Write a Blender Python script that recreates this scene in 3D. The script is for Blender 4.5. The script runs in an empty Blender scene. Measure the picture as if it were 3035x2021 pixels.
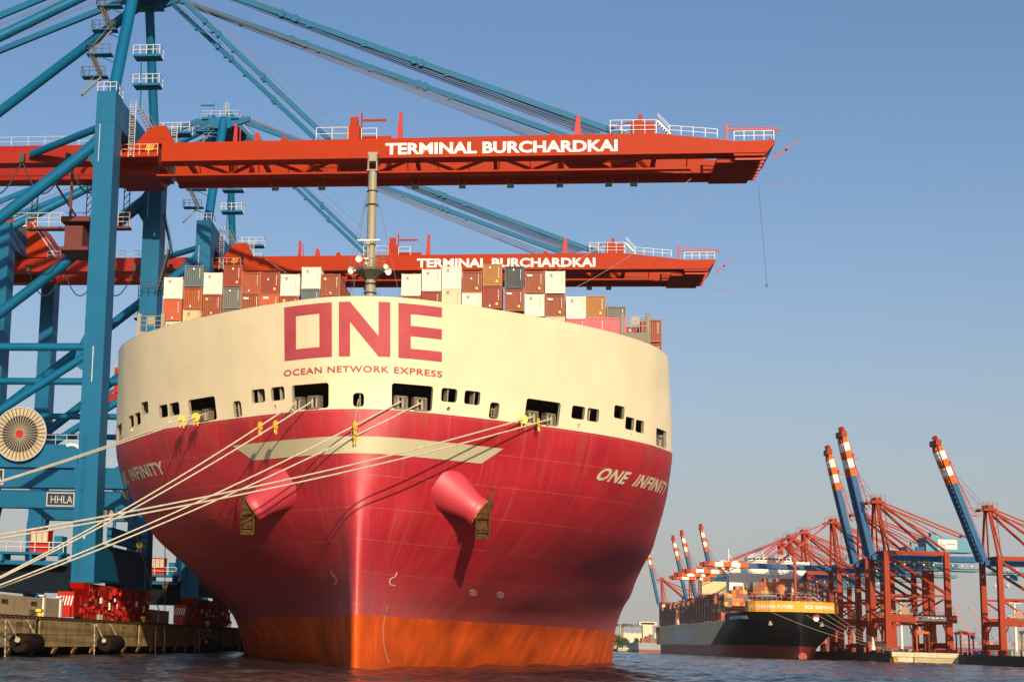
import bpy, bmesh, math, random
from mathutils import Vector, Matrix, Euler
from mathutils.geometry import delaunay_2d_cdt
R = math.radians
random.seed(7)
SC = bpy.context.scene
COL = SC.collection

# ------------------------------------------------------------------ camera
cd = bpy.data.cameras.new('camera'); cam = bpy.data.objects.new('camera', cd); COL.objects.link(cam)
SC.camera = cam
cd.sensor_fit = 'HORIZONTAL'; cd.sensor_width = 36.0
cd.lens = 36.0 * 4666.15 / 3035.0
cd.shift_x = (1517.5 - 890.1) / 3035.0
cd.shift_y = (1097.9 - 1010.5) / 3035.0
cd.clip_start = 1.0; cd.clip_end = 30000.0
def _cam_rot(y, p, r):
    Ry = Matrix(((math.cos(y), 0, math.sin(y)), (0, 1, 0), (-math.sin(y), 0, math.cos(y))))
    Rp = Matrix(((1, 0, 0), (0, math.cos(p), math.sin(p)), (0, -math.sin(p), math.cos(p))))
    Rr = Matrix(((math.cos(r), -math.sin(r), 0), (math.sin(r), math.cos(r), 0), (0, 0, 1)))
    B = Matrix(((1, 0, 0), (0, 0, -1), (0, 1, 0)))
    w2c = Rr @ Rp @ Ry @ B
    F = Matrix(((1, 0, 0), (0, -1, 0), (0, 0, -1)))
    return (F @ w2c).transposed()
cam.matrix_world = Matrix.Translation((0, 0, 2.6)) @ _cam_rot(0.14304878, 0.16807507, 0.02846593).to_4x4()

# ------------------------------------------------------------------ world, sun, exposure
SUN_AZ, SUN_EL = R(15.0), R(18.5)           # azimuth to the right of straight behind the camera
w = bpy.data.worlds.new('World'); SC.world = w; w.use_nodes = True
nt = w.node_tree; bg = nt.nodes['Background']
sk = nt.nodes.new('ShaderNodeTexSky'); sk.sky_type = 'NISHITA'; sk.sun_disc = False
sk.sun_elevation = SUN_EL; sk.sun_rotation = math.pi - SUN_AZ
sk.altitude = 0; sk.air_density = 1.0; sk.dust_density = 1.9; sk.ozone_density = 3.8
# the haze belt of a summer evening: the same all round the horizon
tcw = nt.nodes.new('ShaderNodeTexCoord'); sxyz = nt.nodes.new('ShaderNodeSeparateXYZ'); rmp = nt.nodes.new('ShaderNodeValToRGB'); mxw = nt.nodes.new('ShaderNodeMixRGB')
nt.links.new(tcw.outputs['Generated'], sxyz.inputs[0]); nt.links.new(sxyz.outputs[2], rmp.inputs[0])
rmp.color_ramp.interpolation = 'B_SPLINE'
for p_, v_ in ((0.0, .90), (0.06, .78), (0.12, .48), (0.22, .15), (0.36, 0.0)):
    e_ = rmp.color_ramp.elements.new(p_) if p_ not in (0.0,) else rmp.color_ramp.elements[0]
    e_.position = p_; e_.color = (v_, v_, v_, 1)
rmp.color_ramp.elements[-1].color = (0, 0, 0, 1)
nt.links.new(rmp.outputs[0], mxw.inputs[0]); nt.links.new(sk.outputs[0], mxw.inputs[1]); mxw.inputs[2].default_value = (3.75, 3.62, 3.50, 1)
nt.links.new(mxw.outputs[0], bg.inputs[0]); bg.inputs[1].default_value = 0.13
sd = bpy.data.lights.new('sun', 'SUN'); sun = bpy.data.objects.new('sun', sd); COL.objects.link(sun)
sd.energy = 5.0; sd.angle = R(0.5); sd.color = (1.0, 0.80, 0.55)
to_sun = Vector((math.sin(SUN_AZ) * math.cos(SUN_EL), -math.cos(SUN_AZ) * math.cos(SUN_EL), math.sin(SUN_EL)))
sun.rotation_euler = to_sun.to_track_quat('Z', 'Y').to_euler()
vs = SC.view_settings; SC.display_settings.display_device = 'sRGB'
vs.view_transform = 'Standard'; vs.look = 'None'; vs.exposure = 0.0; vs.gamma = 1.0; vs.use_curve_mapping = False
SC.cycles.max_bounces = 6; SC.cycles.volume_bounces = 0; SC.cycles.caustics_reflective = True; SC.cycles.sample_clamp_indirect = 6.0; SC.cycles.caustics_refractive = False

# ------------------------------------------------------------------ materials
MATS = {}
def mat(name, col, rough=0.45, metal=0.0, var=0.12, scale=0.35, streak=0.0, streak_col=(0.10, 0.045, 0.02), bump=0.0, bscale=4.0, spec=0.5, coat=0.0):
    if name in MATS: return MATS[name]
    m = bpy.data.materials.new(name); m.use_nodes = True; n = m.node_tree; b = n.nodes['Principled BSDF']
    L = n.links.new
    tc = n.nodes.new('ShaderNodeTexCoord')
    nz = n.nodes.new('ShaderNodeTexNoise'); nz.inputs['Scale'].default_value = scale; nz.inputs['Detail'].default_value = 6
    L(tc.outputs['Object'], nz.inputs['Vector'])
    cr = n.nodes.new('ShaderNodeValToRGB')
    cr.color_ramp.elements[0].position = 0.3; cr.color_ramp.elements[1].position = 0.72
    cr.color_ramp.elements[0].color = tuple(c * (1 - var) for c in col) + (1,)
    cr.color_ramp.elements[1].color = tuple(min(1, c * (1 + var * 0.7)) for c in col) + (1,)
    L(nz.outputs['Fac'], cr.inputs[0]); out = cr.outputs[0]
    if streak > 0:
        mp = n.nodes.new('ShaderNodeMapping'); mp.inputs['Scale'].default_value = (1.6, 1.6, 0.10)
        L(tc.outputs['Object'], mp.inputs['Vector'])
        n2 = n.nodes.new('ShaderNodeTexNoise'); n2.inputs['Scale'].default_value = 0.9; n2.inputs['Detail'].default_value = 8
        L(mp.outputs[0], n2.inputs['Vector'])
        c2 = n.nodes.new('ShaderNodeValToRGB'); c2.color_ramp.elements[0].position = 0.52; c2.color_ramp.elements[1].position = 0.75
        c2.color_ramp.elements[1].color = (streak, streak, streak, 1)
        L(n2.outputs['Fac'], c2.inputs[0])
        mx = n.nodes.new('ShaderNodeMixRGB'); L(c2.outputs[0], mx.inputs[0]); L(out, mx.inputs[1]); mx.inputs[2].default_value = streak_col + (1,)
        out = mx.outputs[0]
    L(out, b.inputs['Base Color'])
    b.inputs['Metallic'].default_value = metal; b.inputs['Specular IOR Level'].default_value = spec
    b.inputs['Coat Weight'].default_value = coat; b.inputs['Coat Roughness'].default_value = 0.25
    rr = n.nodes.new('ShaderNodeMapRange'); rr.inputs[3].default_value = max(0.05, rough - 0.08); rr.inputs[4].default_value = min(1, rough + 0.1)
    L(nz.outputs['Fac'], rr.inputs[0]); L(rr.outputs[0], b.inputs['Roughness'])
    if bump > 0:
        n3 = n.nodes.new('ShaderNodeTexNoise'); n3.inputs['Scale'].default_value = bscale; n3.inputs['Detail'].default_value = 5
        L(tc.outputs['Object'], n3.inputs['Vector'])
        bp = n.nodes.new('ShaderNodeBump'); bp.inputs['Strength'].default_value = bump; bp.inputs['Distance'].default_value = 0.05
        L(n3.outputs['Fac'], bp.inputs['Height']); L(bp.outputs[0], b.inputs['Normal'])
    MATS[name] = m; return m

def hull_mat(name, col, rough, var, rust, seam, low=None, pale_low=None, spec=0.5, top=False):
    "painted ship plating: UV in metres, faint weld seams, streaks and pale blotches low down"
    m = bpy.data.materials.new(name); m.use_nodes = True; n = m.node_tree; b = n.nodes['Principled BSDF']; L = n.links.new
    uv = n.nodes.new('ShaderNodeUVMap'); tc = n.nodes.new('ShaderNodeTexCoord')
    nz = n.nodes.new('ShaderNodeTexNoise'); nz.inputs['Scale'].default_value = 0.22; nz.inputs['Detail'].default_value = 8
    L(tc.outputs['Object'], nz.inputs['Vector'])
    cr = n.nodes.new('ShaderNodeValToRGB'); cr.color_ramp.elements[0].position = 0.3; cr.color_ramp.elements[1].position = 0.7
    cr.color_ramp.elements[0].color = tuple(c * (1 - var) for c in col) + (1,); cr.color_ramp.elements[1].color = tuple(min(1, c * (1 + var)) for c in col) + (1,)
    L(nz.outputs['Fac'], cr.inputs[0]); out = cr.outputs[0]
    br = n.nodes.new('ShaderNodeTexBrick'); br.offset = 0.5
    br.inputs['Scale'].default_value = 1.0; br.inputs['Brick Width'].default_value = 9.0; br.inputs['Row Height'].default_value = 2.9
    br.inputs['Mortar Size'].default_value = 0.028; br.inputs['Mortar Smooth'].default_value = 0.4
    br.inputs['Color1'].default_value = (0, 0, 0, 1); br.inputs['Color2'].default_value = (0.25, 0.25, 0.25, 1); br.inputs['Mortar'].default_value = (1, 1, 1, 1)
    L(uv.outputs[0], br.inputs['Vector'])
    nb = n.nodes.new('ShaderNodeTexNoise'); nb.inputs['Scale'].default_value = 0.5; L(uv.outputs[0], nb.inputs['Vector'])
    sm = n.nodes.new('ShaderNodeMath'); sm.operation = 'MULTIPLY'; L(br.outputs['Fac'], sm.inputs[0]); L(nb.outputs['Fac'], sm.inputs[1])
    s2 = n.nodes.new('ShaderNodeMath'); s2.operation = 'MULTIPLY'; s2.inputs[1].default_value = seam; L(sm.outputs[0], s2.inputs[0])
    mx = n.nodes.new('ShaderNodeMixRGB'); L(s2.outputs[0], mx.inputs[0]); L(out, mx.inputs[1]); mx.inputs[2].default_value = (0.85, 0.6, 0.5, 1); out = mx.outputs[0]
    # long scrapes and streaks running down the plating
    mp = n.nodes.new('ShaderNodeMapping'); mp.inputs['Scale'].default_value = (1.5, 0.09, 1); L(uv.outputs[0], mp.inputs['Vector'])
    n2 = n.nodes.new('ShaderNodeTexNoise'); n2.inputs['Scale'].default_value = 1.3; n2.inputs['Detail'].default_value = 9; L(mp.outputs[0], n2.inputs['Vector'])
    c2 = n.nodes.new('ShaderNodeValToRGB'); c2.color_ramp.elements[0].position = 0.5; c2.color_ramp.elements[1].position = 0.78; c2.color_ramp.elements[1].color = (rust, rust, rust, 1)
    L(n2.outputs['Fac'], c2.inputs[0])
    m2 = n.nodes.new('ShaderNodeMixRGB'); L(c2.outputs[0], m2.inputs[0]); L(out, m2.inputs[1]); m2.inputs[2].default_value = (0.55, 0.24, 0.16, 1) if low is None else low + (1,)
    out = m2.outputs[0]
    if pale_low:   # paler pink blotches low on the plating, fading out upwards
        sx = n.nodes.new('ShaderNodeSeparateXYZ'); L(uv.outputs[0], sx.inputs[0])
        mr = n.nodes.new('ShaderNodeMapRange'); mr.inputs[1].default_value = pale_low[1]; mr.inputs[2].default_value = pale_low[0]; L(sx.outputs[1], mr.inputs[0])
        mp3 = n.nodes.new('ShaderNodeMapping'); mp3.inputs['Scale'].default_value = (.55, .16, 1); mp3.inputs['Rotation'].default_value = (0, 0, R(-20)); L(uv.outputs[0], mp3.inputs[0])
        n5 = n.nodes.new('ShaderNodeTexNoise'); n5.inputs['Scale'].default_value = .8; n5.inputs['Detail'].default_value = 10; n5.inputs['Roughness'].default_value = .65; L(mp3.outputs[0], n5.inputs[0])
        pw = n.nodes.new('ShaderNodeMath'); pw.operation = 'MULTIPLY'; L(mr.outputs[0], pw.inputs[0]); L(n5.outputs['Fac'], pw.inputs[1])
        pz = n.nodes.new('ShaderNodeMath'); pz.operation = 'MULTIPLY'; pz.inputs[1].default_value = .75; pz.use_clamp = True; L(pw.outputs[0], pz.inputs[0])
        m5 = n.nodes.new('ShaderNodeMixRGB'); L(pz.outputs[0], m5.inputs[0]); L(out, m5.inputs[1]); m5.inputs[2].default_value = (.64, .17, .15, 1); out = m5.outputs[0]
    L(out, b.inputs['Base Color'])
    if top:   # rust weeping from the fairleads along the top edge of the plating
        sx = n.nodes.new('ShaderNodeSeparateXYZ'); L(uv.outputs[0], sx.inputs[0])
        mr = n.nodes.new('ShaderNodeMapRange'); mr.inputs[1].default_value = 20.8; mr.inputs[2].default_value = 23.4; L(sx.outputs[1], mr.inputs[0])
        mp3 = n.nodes.new('ShaderNodeMapping'); mp3.inputs['Scale'].default_value = (1.1, .10, 1); L(uv.outputs[0], mp3.inputs[0])
        n5 = n.nodes.new('ShaderNodeTexNoise'); n5.inputs['Scale'].default_value = 1.0; n5.inputs['Detail'].default_value = 8; L(mp3.outputs[0], n5.inputs[0])
        c5 = n.nodes.new('ShaderNodeValToRGB'); c5.color_ramp.elements[0].position = .54; c5.color_ramp.elements[1].position = .70; L(n5.outputs['Fac'], c5.inputs[0])
        pw = n.nodes.new('ShaderNodeMath'); pw.operation = 'MULTIPLY'; L(mr.outputs[0], pw.inputs[0]); L(c5.outputs[0], pw.inputs[1])
        m5 = n.nodes.new('ShaderNodeMixRGB'); L(pw.outputs[0], m5.inputs[0]); L(out, m5.inputs[1]); m5.inputs[2].default_value = (.34, .075, .012, 1); out = m5.outputs[0]; L(out, b.inputs['Base Color'])
    b.inputs['Specular IOR Level'].default_value = spec
    rr = n.nodes.new('ShaderNodeMapRange'); rr.inputs[3].default_value = rough - 0.06; rr.inputs[4].default_value = rough + 0.12
    L(nz.outputs['Fac'], rr.inputs[0]); L(rr.outputs[0], b.inputs['Roughness'])
    n3 = n.nodes.new('ShaderNodeTexNoise'); n3.inputs['Scale'].default_value = 0.35; n3.inputs['Detail'].default_value = 3; L(uv.outputs[0], n3.inputs['Vector'])
    ad = n.nodes.new('ShaderNodeMath'); ad.operation = 'MULTIPLY_ADD'; ad.inputs[1].default_value = 0.08; L(br.outputs['Fac'], ad.inputs[0]); L(n3.outputs['Fac'], ad.inputs[2])
    bp = n.nodes.new('ShaderNodeBump'); bp.inputs['Strength'].default_value = 0.55; bp.inputs['Distance'].default_value = 0.12
    L(ad.outputs[0], bp.inputs['Height']); L(bp.outputs[0], b.inputs['Normal'])
    MATS[name] = m; return m

TEAL = mat('teal_crane_paint', (0.0, 0.115, 0.245), 0.5, spec=0.22, var=0.10, streak=0.10, streak_col=(0.02, 0.10, 0.16))
TEALD = TEAL
ORNG = mat('orange_red_crane_paint', (0.37, 0.026, 0.0), 0.5, spec=0.12, var=0.10, streak=0.10, streak_col=(0.35, 0.03, 0.01))
REDG = mat('shaded_girder_red', (0.30, 0.012, 0.002), 0.5, spec=.2, var=.15)  # darker copy of the orange-red crane paint, shade put into the colour
REDP = mat('red_crane_paint', (0.42, 0.008, 0.002), 0.45, spec=0.3, var=0.15)
GALV = mat('galvanised_steel', (0.52, 0.50, 0.46), 0.5, metal=0.3)
DSTEEL = mat('dark_steel', (0.05, 0.055, 0.06), 0.5, metal=0.4)
ROPEG = mat('grey_wire_rope', (0.20, 0.19, 0.20), 0.7)
ROPEW = mat('pale_mooring_rope', (0.58, 0.51, 0.38), 0.85, var=0.2, scale=3)
ROPEB = mat('brown_mooring_rope', (0.34, 0.20, 0.11), 0.85)
YELL = mat('yellow_paint', (0.78, 0.50, 0.02), 0.45)
WHITEP = mat('white_paint', (0.80, 0.78, 0.70), 0.5, var=0.05)
CREAM = hull_mat('cream_bow_paint', (0.83, 0.71, 0.47), 0.42, 0.05, 0.12, 0.14, (0.60, 0.46, 0.28))
MAGENTA = hull_mat('magenta_hull_paint', (0.46, 0.009, 0.022), 0.50, 0.16, 0.16, 0.30, pale_low=(5.0, 9.5), spec=1.0, top=True)
BOOT = hull_mat('orange_boot_top_paint', (0.70, 0.090, 0.002), 0.65, 0.38, 0.75, 0.15, (0.46, 0.035, 0.002), spec=.3)
HOUSE = mat('pink_housing_paint', (0.56, 0.040, 0.065), 0.5, var=.10, scale=.5, spec=1.0)
LETM = mat('faded_magenta_lettering', (0.47, 0.068, 0.085), 0.55, var=0.12, scale=0.6)
CHEV = mat('beige_chevron_paint', (0.52, 0.47, 0.30), 0.45, var=0.06)
NAMEP = mat('pale_name_lettering', (0.62, 0.58, 0.38), 0.5, var=0.08)
SHIPGREY = mat('ship_grey_beige_paint', (0.30, 0.26, 0.18), 0.5, var=0.08)
FAIR = mat('grey_brown_fairlead_steel', (0.17, 0.14, 0.10), 0.55, var=0.2, scale=2)
RUSTY = mat('rusty_anchor_steel', (0.085, 0.036, 0.010), 0.8, spec=.2, var=0.55, scale=2.2, bump=0.4, bscale=6)
CONC = mat('stained_quay_concrete', (0.42, 0.30, 0.135), 0.85, var=0.32, scale=0.5, streak=0.7, streak_col=(0.13, 0.085, 0.03), bump=0.5, bscale=2.5)
CONC2 = mat('grey_brown_wall_concrete', (0.46, 0.37, 0.22), 0.85, var=0.12, scale=0.4, streak=0.3, streak_col=(0.25, 0.18, 0.10), bump=0.3)
CONCT = mat('quay_deck_concrete', (0.30, 0.25, 0.17), 0.9, var=0.2)
RUSTC = mat('rust_brown_corbel', (0.38, 0.17, 0.055), 0.85, var=0.3, scale=1.5)
RUBBER = mat('black_fender_rubber', (0.016, 0.010, 0.006), 0.85, var=0.4, spec=.15)
CHAIN = mat('pale_chain_steel', (0.42, 0.36, 0.24), 0.6, var=0.3, scale=3)
BLACKP = mat('black_hull_paint', (0.006, 0.006, 0.007), 0.6, var=0.2, spec=.15)
GLASS = mat('dark_window_glass', (0.03, 0.035, 0.04), 0.08, spec=0.9)
GLASSL = mat('pale_cab_window', (0.50, 0.46, 0.34), 0.15, spec=0.8)

# ------------------------------------------------------------------ mesh helpers
class MB:
    def __init__(s): s.v = []; s.f = []
    def add(s, vs, fs):
        o = len(s.v); s.v += [tuple(v) for v in vs]; s.f += [tuple(i + o for i in f) for f in fs]; return s
    def box(s, x0, x1, y0, y1, z0, z1):
        return s.add([(x0, y0, z0), (x1, y0, z0), (x1, y1, z0), (x0, y1, z0), (x0, y0, z1), (x1, y0, z1), (x1, y1, z1), (x0, y1, z1)],
                     [(0, 3, 2, 1), (4, 5, 6, 7), (0, 1, 5, 4), (1, 2, 6, 5), (2, 3, 7, 6), (3, 0, 4, 7)])
    def cbox(s, c, d): return s.box(c[0] - d[0] / 2, c[0] + d[0] / 2, c[1] - d[1] / 2, c[1] + d[1] / 2, c[2] - d[2] / 2, c[2] + d[2] / 2)
    def _frame(s, p, q):
        p = Vector(p); q = Vector(q); d = (q - p).normalized()
        up = Vector((0, 0, 1)) if abs(d.z) < 0.95 else Vector((1, 0, 0))
        a = d.cross(up).normalized(); b = a.cross(d).normalized(); return p, q, a, b
    def bar(s, p, q, wd, ht=None):
        ht = wd if ht is None else ht
        p, q, a, b = s._frame(p, q); vs = []
        for c in (p, q):
            for i, j in ((-1, -1), (1, -1), (1, 1), (-1, 1)): vs.append(c + a * (i * wd / 2) + b * (j * ht / 2))
        return s.add(vs, [(0, 1, 2, 3), (7, 6, 5, 4), (0, 4, 5, 1), (1, 5, 6, 2), (2, 6, 7, 3), (3, 7, 4, 0)])
    def tube(s, p, q, r, n=12, r2=None, caps=True):
        r2 = r if r2 is None else r2
        p, q, a, b = s._frame(p, q); vs = []
        for c, rr in ((p, r), (q, r2)):
            for i in range(n):
                t = 2 * math.pi * i / n; vs.append(c + a * (rr * math.cos(t)) + b * (rr * math.sin(t)))
        fs = [(i, i + n, (i + 1) % n + n, (i + 1) % n) for i in range(n)]
        if caps: fs += [tuple(range(n)), tuple(range(2 * n - 1, n - 1, -1))]
        return s.add(vs, fs)
    def path(s, pts, r, n=6):
        pts = [Vector(p) for p in pts]; vs = []; fs = []
        for k, c in enumerate(pts):
            d = (pts[min(k + 1, len(pts) - 1)] - pts[max(k - 1, 0)]).normalized()
            up = Vector((0, 0, 1)) if abs(d.z) < 0.95 else Vector((1, 0, 0))
            a = d.cross(up).normalized(); b = a.cross(d).normalized()
            for i in range(n):
                t = 2 * math.pi * i / n; vs.append(c + a * (r * math.cos(t)) + b * (r * math.sin(t)))
        for k in range(len(pts) - 1):
            for i in range(n): fs.append((k * n + i, (k + 1) * n + i, (k + 1) * n + (i + 1) % n, k * n + (i + 1) % n))
        return s.add(vs, fs)
    def prism(s, poly, y0, y1, axis='y'):
        "extrude a 2-D outline: axis y -> outline is (x,z); axis x -> (y,z); axis z -> (x,y)"
        n = len(poly)
        def P(a, b, t): return (a, t, b) if axis == 'y' else ((t, a, b) if axis == 'x' else (a, b, t))
        vs = [P(a, b, y0) for a, b in poly] + [P(a, b, y1) for a, b in poly]
        fs = [tuple(range(n)), tuple(range(2 * n - 1, n - 1, -1))] + [(i, (i + 1) % n, (i + 1) % n + n, i + n) for i in range(n)]
        return s.add(vs, fs)
    def ring(s, c, r, rt, axis='y', n=24, m=6):
        vs = []; fs = []; c = Vector(c)
        for i in range(n):
            t = 2 * math.pi * i / n
            d = {'y': Vector((math.cos(t), 0, math.sin(t))), 'z': Vector((math.cos(t), math.sin(t), 0)), 'x': Vector((0, math.cos(t), math.sin(t)))}[axis]
            ax = {'y': Vector((0, 1, 0)), 'z': Vector((0, 0, 1)), 'x': Vector((1, 0, 0))}[axis]
            for j in range(m):
                u = 2 * math.pi * j / m; vs.append(c + d * (r + rt * math.cos(u)) + ax * (rt * math.sin(u)))
        for i in range(n):
            for j in range(m): fs.append((i * m + j, ((i + 1) % n) * m + j, ((i + 1) % n) * m + (j + 1) % m, i * m + (j + 1) % m))
        return s.add(vs, fs)
    def rail(s, p, q, h=1.1, n=None, r=0.03, rails=(1.0, 0.5)):
        p = Vector(p); q = Vector(q); L = (q - p).length
        n = n or max(1, int(L / 1.6))
        for i in range(n + 1):
            c = p.lerp(q, i / n); s.bar(c, c + Vector((0, 0, h)), r * 2.2)
        for k in rails: s.bar(p + Vector((0, 0, h * k)), q + Vector((0, 0, h * k)), r * 1.8)
        return s
    def mesh(s, name, m, smooth=False):
        me = bpy.data.meshes.new(name); me.from_pydata(s.v, [], s.f)
        bm = bmesh.new(); bm.from_mesh(me); bmesh.ops.recalc_face_normals(bm, faces=bm.faces); bm.to_mesh(me); bm.free()
        if m: me.materials.append(m)
        if smooth:
            me.polygons.foreach_set('use_smooth', [True] * len(me.polygons))
            try: me.set_sharp_from_angle(angle=R(40))
            except Exception: pass
        me.update(); return me
    def obj(s, name, m, parent=None, smooth=False, loc=None, label=None):
        return link(name, s.mesh(name, m, smooth), parent, loc, label)
def link(name, me, parent=None, loc=None, label=None):
    o = bpy.data.objects.new(name, me); COL.objects.link(o)
    if parent: o.parent = parent
    if loc: o.location = loc
    if label: o['label'] = label
    return o
def tag(o, label=None, cat=None, group=None, kind=None):
    if label: o['label'] = label
    if cat: o['category'] = cat
    if group: o['group'] = group
    if kind: o['kind'] = kind
    return o
def thing(name, label, cat, loc=(0, 0, 0), rz=0, group=None, kind=None, sc=1.0):
    o = bpy.data.objects.new(name, None); COL.objects.link(o); o.location = loc; o.rotation_euler = (0, 0, rz); o.scale = (sc, sc, sc)
    o.empty_display_size = 0.5
    return tag(o, label, cat, group, kind)
KIDS = {}
def copy_tree(o, parent=None):
    c = o.copy(); COL.objects.link(c)
    if parent: c.parent = parent
    for ch in list(o.children): copy_tree(ch, c)
    return c
def text_mesh(txt, bold=0.0, spacing=1.0):
    "flat text as a mesh in the XY plane, cap height 1, starting at x=0"
    cu = bpy.data.curves.new('lettering', 'FONT'); cu.body = txt; cu.size = 1.0; cu.offset = bold; cu.space_character = spacing; cu.resolution_u = 3
    o = bpy.data.objects.new('lettering', cu); COL.objects.link(o)
    bpy.context.view_layer.update()
    me = bpy.data.meshes.new_from_object(o.evaluated_get(bpy.context.evaluated_depsgraph_get()))
    bpy.data.objects.remove(o); bpy.data.curves.remove(cu)
    xs = [v.co.x for v in me.vertices]; ys = [v.co.y for v in me.vertices]
    x0, x1 = min(xs), max(xs)
    cap = max(ys); 
    for v in me.vertices: v.co.x = (v.co.x - x0) / (x1 - x0); v.co.y = v.co.y / cap
    return me, (x1 - x0) / cap
def text_on(txt, name, m, parent, origin, ux, uz, width, height, bold=0.03, spacing=1.0, thick=0.02):
    "text quad mapped on a plane: origin lower-left, ux along, uz up"
    me, asp = text_mesh(txt, bold, spacing)
    ux = Vector(ux).normalized(); uz = Vector(uz).normalized(); o = Vector(origin)
    for v in me.vertices: v.co = o + ux * (v.co.x * width) + uz * (v.co.y * height)
    me.materials.clear(); me.materials.append(m)
    return split_islands(me, 'letter', m, parent)

# ------------------------------------------------------------------ hull shape (ship's own frame: x across, y aft, z up)
AG = [0, .3, 1, 2.5, 5, 8, 12, 16, 20, 26, 32, 40, 50, 60, 75, 90, 110, 135, 160]
LV = [
(-3,.9,[0,.35,.6,.8,1.1,1.4,1.8,2.3,2.9,3.9,5.1,7.2,10.4,14,19,23,27,29.6,30.6]),
(0,.8,[0,.36,.6,.9,1.35,1.9,2.7,3.6,4.5,6.1,8,10.6,14.2,17.4,21.9,25.2,28.6,30.3,30.9]),
(5,.7,[0,.38,.65,1.0,1.6,2.3,3.5,4.8,6.2,8.4,11,14,17.5,20.5,24.2,27,29.4,30.6,30.9]),
(7.5,.65,[0,.4,.75,1.2,2.0,3.1,4.9,7.0,9.1,12.1,15.1,17.9,20.9,23.4,26.5,28.6,30.2,30.8,31]),
(10,.6,[0,.5,.9,1.5,2.7,4.4,7.1,10.0,12.6,15.8,18.6,21.3,24.4,26.8,29.3,30.5,30.9,31,31]),
(15,.4,[0,.9,1.7,3.1,5.6,8.7,12.9,16.6,19.6,23.3,26.2,28.8,30.5,31.1,31.3,31.3,31.3,31.3,31.3]),
(20,.2,[0,1.8,3.3,5.5,8.7,12.2,16.8,20.7,24,27.7,30.1,31.2,31.5,31.5,31.5,31.5,31.5,31.5,31.5]),
(23.4,0,[0,2.6,4.4,6.8,10.3,14,18.4,22.3,25.5,29,31.0,31.4,31.5,31.5,31.5,31.5,31.5,31.5,31.5]),
(33.5,-2.1,[0,2.6,4.5,7.2,11,14.8,19.2,22.9,25.9,29,30.5,30.7,30.7,30.7,30.7,30.7,30.7,30.7,30.7]),
]
def pchip(xs, ys, x):
    n = len(xs)
    if x <= xs[0]: return ys[0]
    if x >= xs[-1]: return ys[-1]
    d = [(ys[i+1]-ys[i])/(xs[i+1]-xs[i]) for i in range(n-1)]
    def m(i):
        if i == 0: return d[0]
        if i == n-1: return d[-1]
        if d[i-1]*d[i] <= 0: return 0.
        h0 = xs[i]-xs[i-1]; h1 = xs[i+1]-xs[i]; w1 = 2*h1+h0; w2 = h1+2*h0
        return (w1+w2)/(w1/d[i-1]+w2/d[i])
    i = 0
    while x > xs[i+1]: i += 1
    h = xs[i+1]-xs[i]; t = (x-xs[i])/h
    return ((1+2*t)*(1-t)**2)*ys[i]+t*(1-t)**2*h*m(i)+t*t*(3-2*t)*ys[i+1]+t*t*(t-1)*h*m(i+1)
ZS = [l[0] for l in LV]; SG = [math.sqrt(a) for a in AG]
DS, DZ = 0.1, 0.5
NS = int(math.sqrt(160)/DS)+2; NZ = int((33.5+3)/DZ)+1
_lev = [[pchip(SG, l[2], i*DS) for i in range(NS)] for l in LV]
HT = [[pchip(ZS, [_lev[k][i] for k in range(len(LV))], -3+j*DZ) for i in range(NS)] for j in range(NZ)]
def half(a, z):
    s = math.sqrt(max(a, 0))/DS; i = min(int(s), NS-2); fs = min(1, s-i)
    t = (min(max(z, -3), 33.49)+3)/DZ; j = min(int(t), NZ-2); ft = t-j
    A = HT[j][i]*(1-fs)+HT[j][i+1]*fs; B = HT[j+1][i]*(1-fs)+HT[j+1][i+1]*fs
    return A*(1-ft)+B*ft
def stem(z): return pchip(ZS, [l[1] for l in LV], z)
def hy(x, z):
    b = abs(x); lo, hi = 0., 160.
    for _ in range(26):
        m = (lo+hi)/2
        if half(m, z) < b: lo = m
        else: hi = m
    return stem(z)+lo
def hnormal(x, z):
    e = 0.15; p = Vector((x, hy(x, z), z)); px = Vector((x+e, hy(x+e, z), z)); pz = Vector((x, hy(x, z+e), z+e))
    n = (px-p).cross(pz-p).normalized()
    return n if n.y < 0 else -n

SHIP = thing('container_ship', 'huge magenta and cream container ship seen bow-on beside the quay', 'container ship', (-14.87, 142.0, 0), 0.003)

# lower hull: two shells
def shell(zrows, name, m):
    ss = [0, .08, .16, .26, .38, .5, .62, .75, .88, 1.0]; s = 1.2
    while s < 12.64: ss.append(s); s += 0.2
    aa = [v*v for v in ss]+[160.0, 200, 280, 385]
    cols = [(-1, a) for a in reversed(aa)]+[(1, a) for a in aa[1:]]
    vs = []; uv = []; fs = []
    for z in zrows:
        acc = 0; row = []
        pts = [Vector((sg*half(min(a, 159.9), z), stem(z)+a, z)) for sg, a in cols]
        arc = [0]
        for i in range(1, len(pts)): arc.append(arc[-1]+(pts[i]-pts[i-1]).length)
        c = arc[len(aa)-1]
        for p, u in zip(pts, arc): vs.append(p); uv.append((u-c, z))
    n = len(cols)
    for j in range(len(zrows)-1):
        for i in range(n-1): fs.append((j*n+i, j*n+i+1, (j+1)*n+i+1, (j+1)*n+i))
    me = bpy.data.meshes.new(name); me.from_pydata([tuple(v) for v in vs], [], fs); me.materials.append(m)
    l = me.uv_layers.new(name='UVMap')
    for lp in me.loops: l.data[lp.index].uv = uv[lp.vertex_index]
    me.polygons.foreach_set('use_smooth', [True]*len(me.polygons)); me.update()
    return link(name, me, SHIP)
shell([-3, -1.5, -.5, 0, .6, 1.2, 1.8, 2.4, 3, 3.6, 4.2, 4.83], 'boot_top', BOOT)
shell([4.83+(23.4-4.83)*i/24 for i in range(25)], 'hull', MAGENTA)
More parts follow.
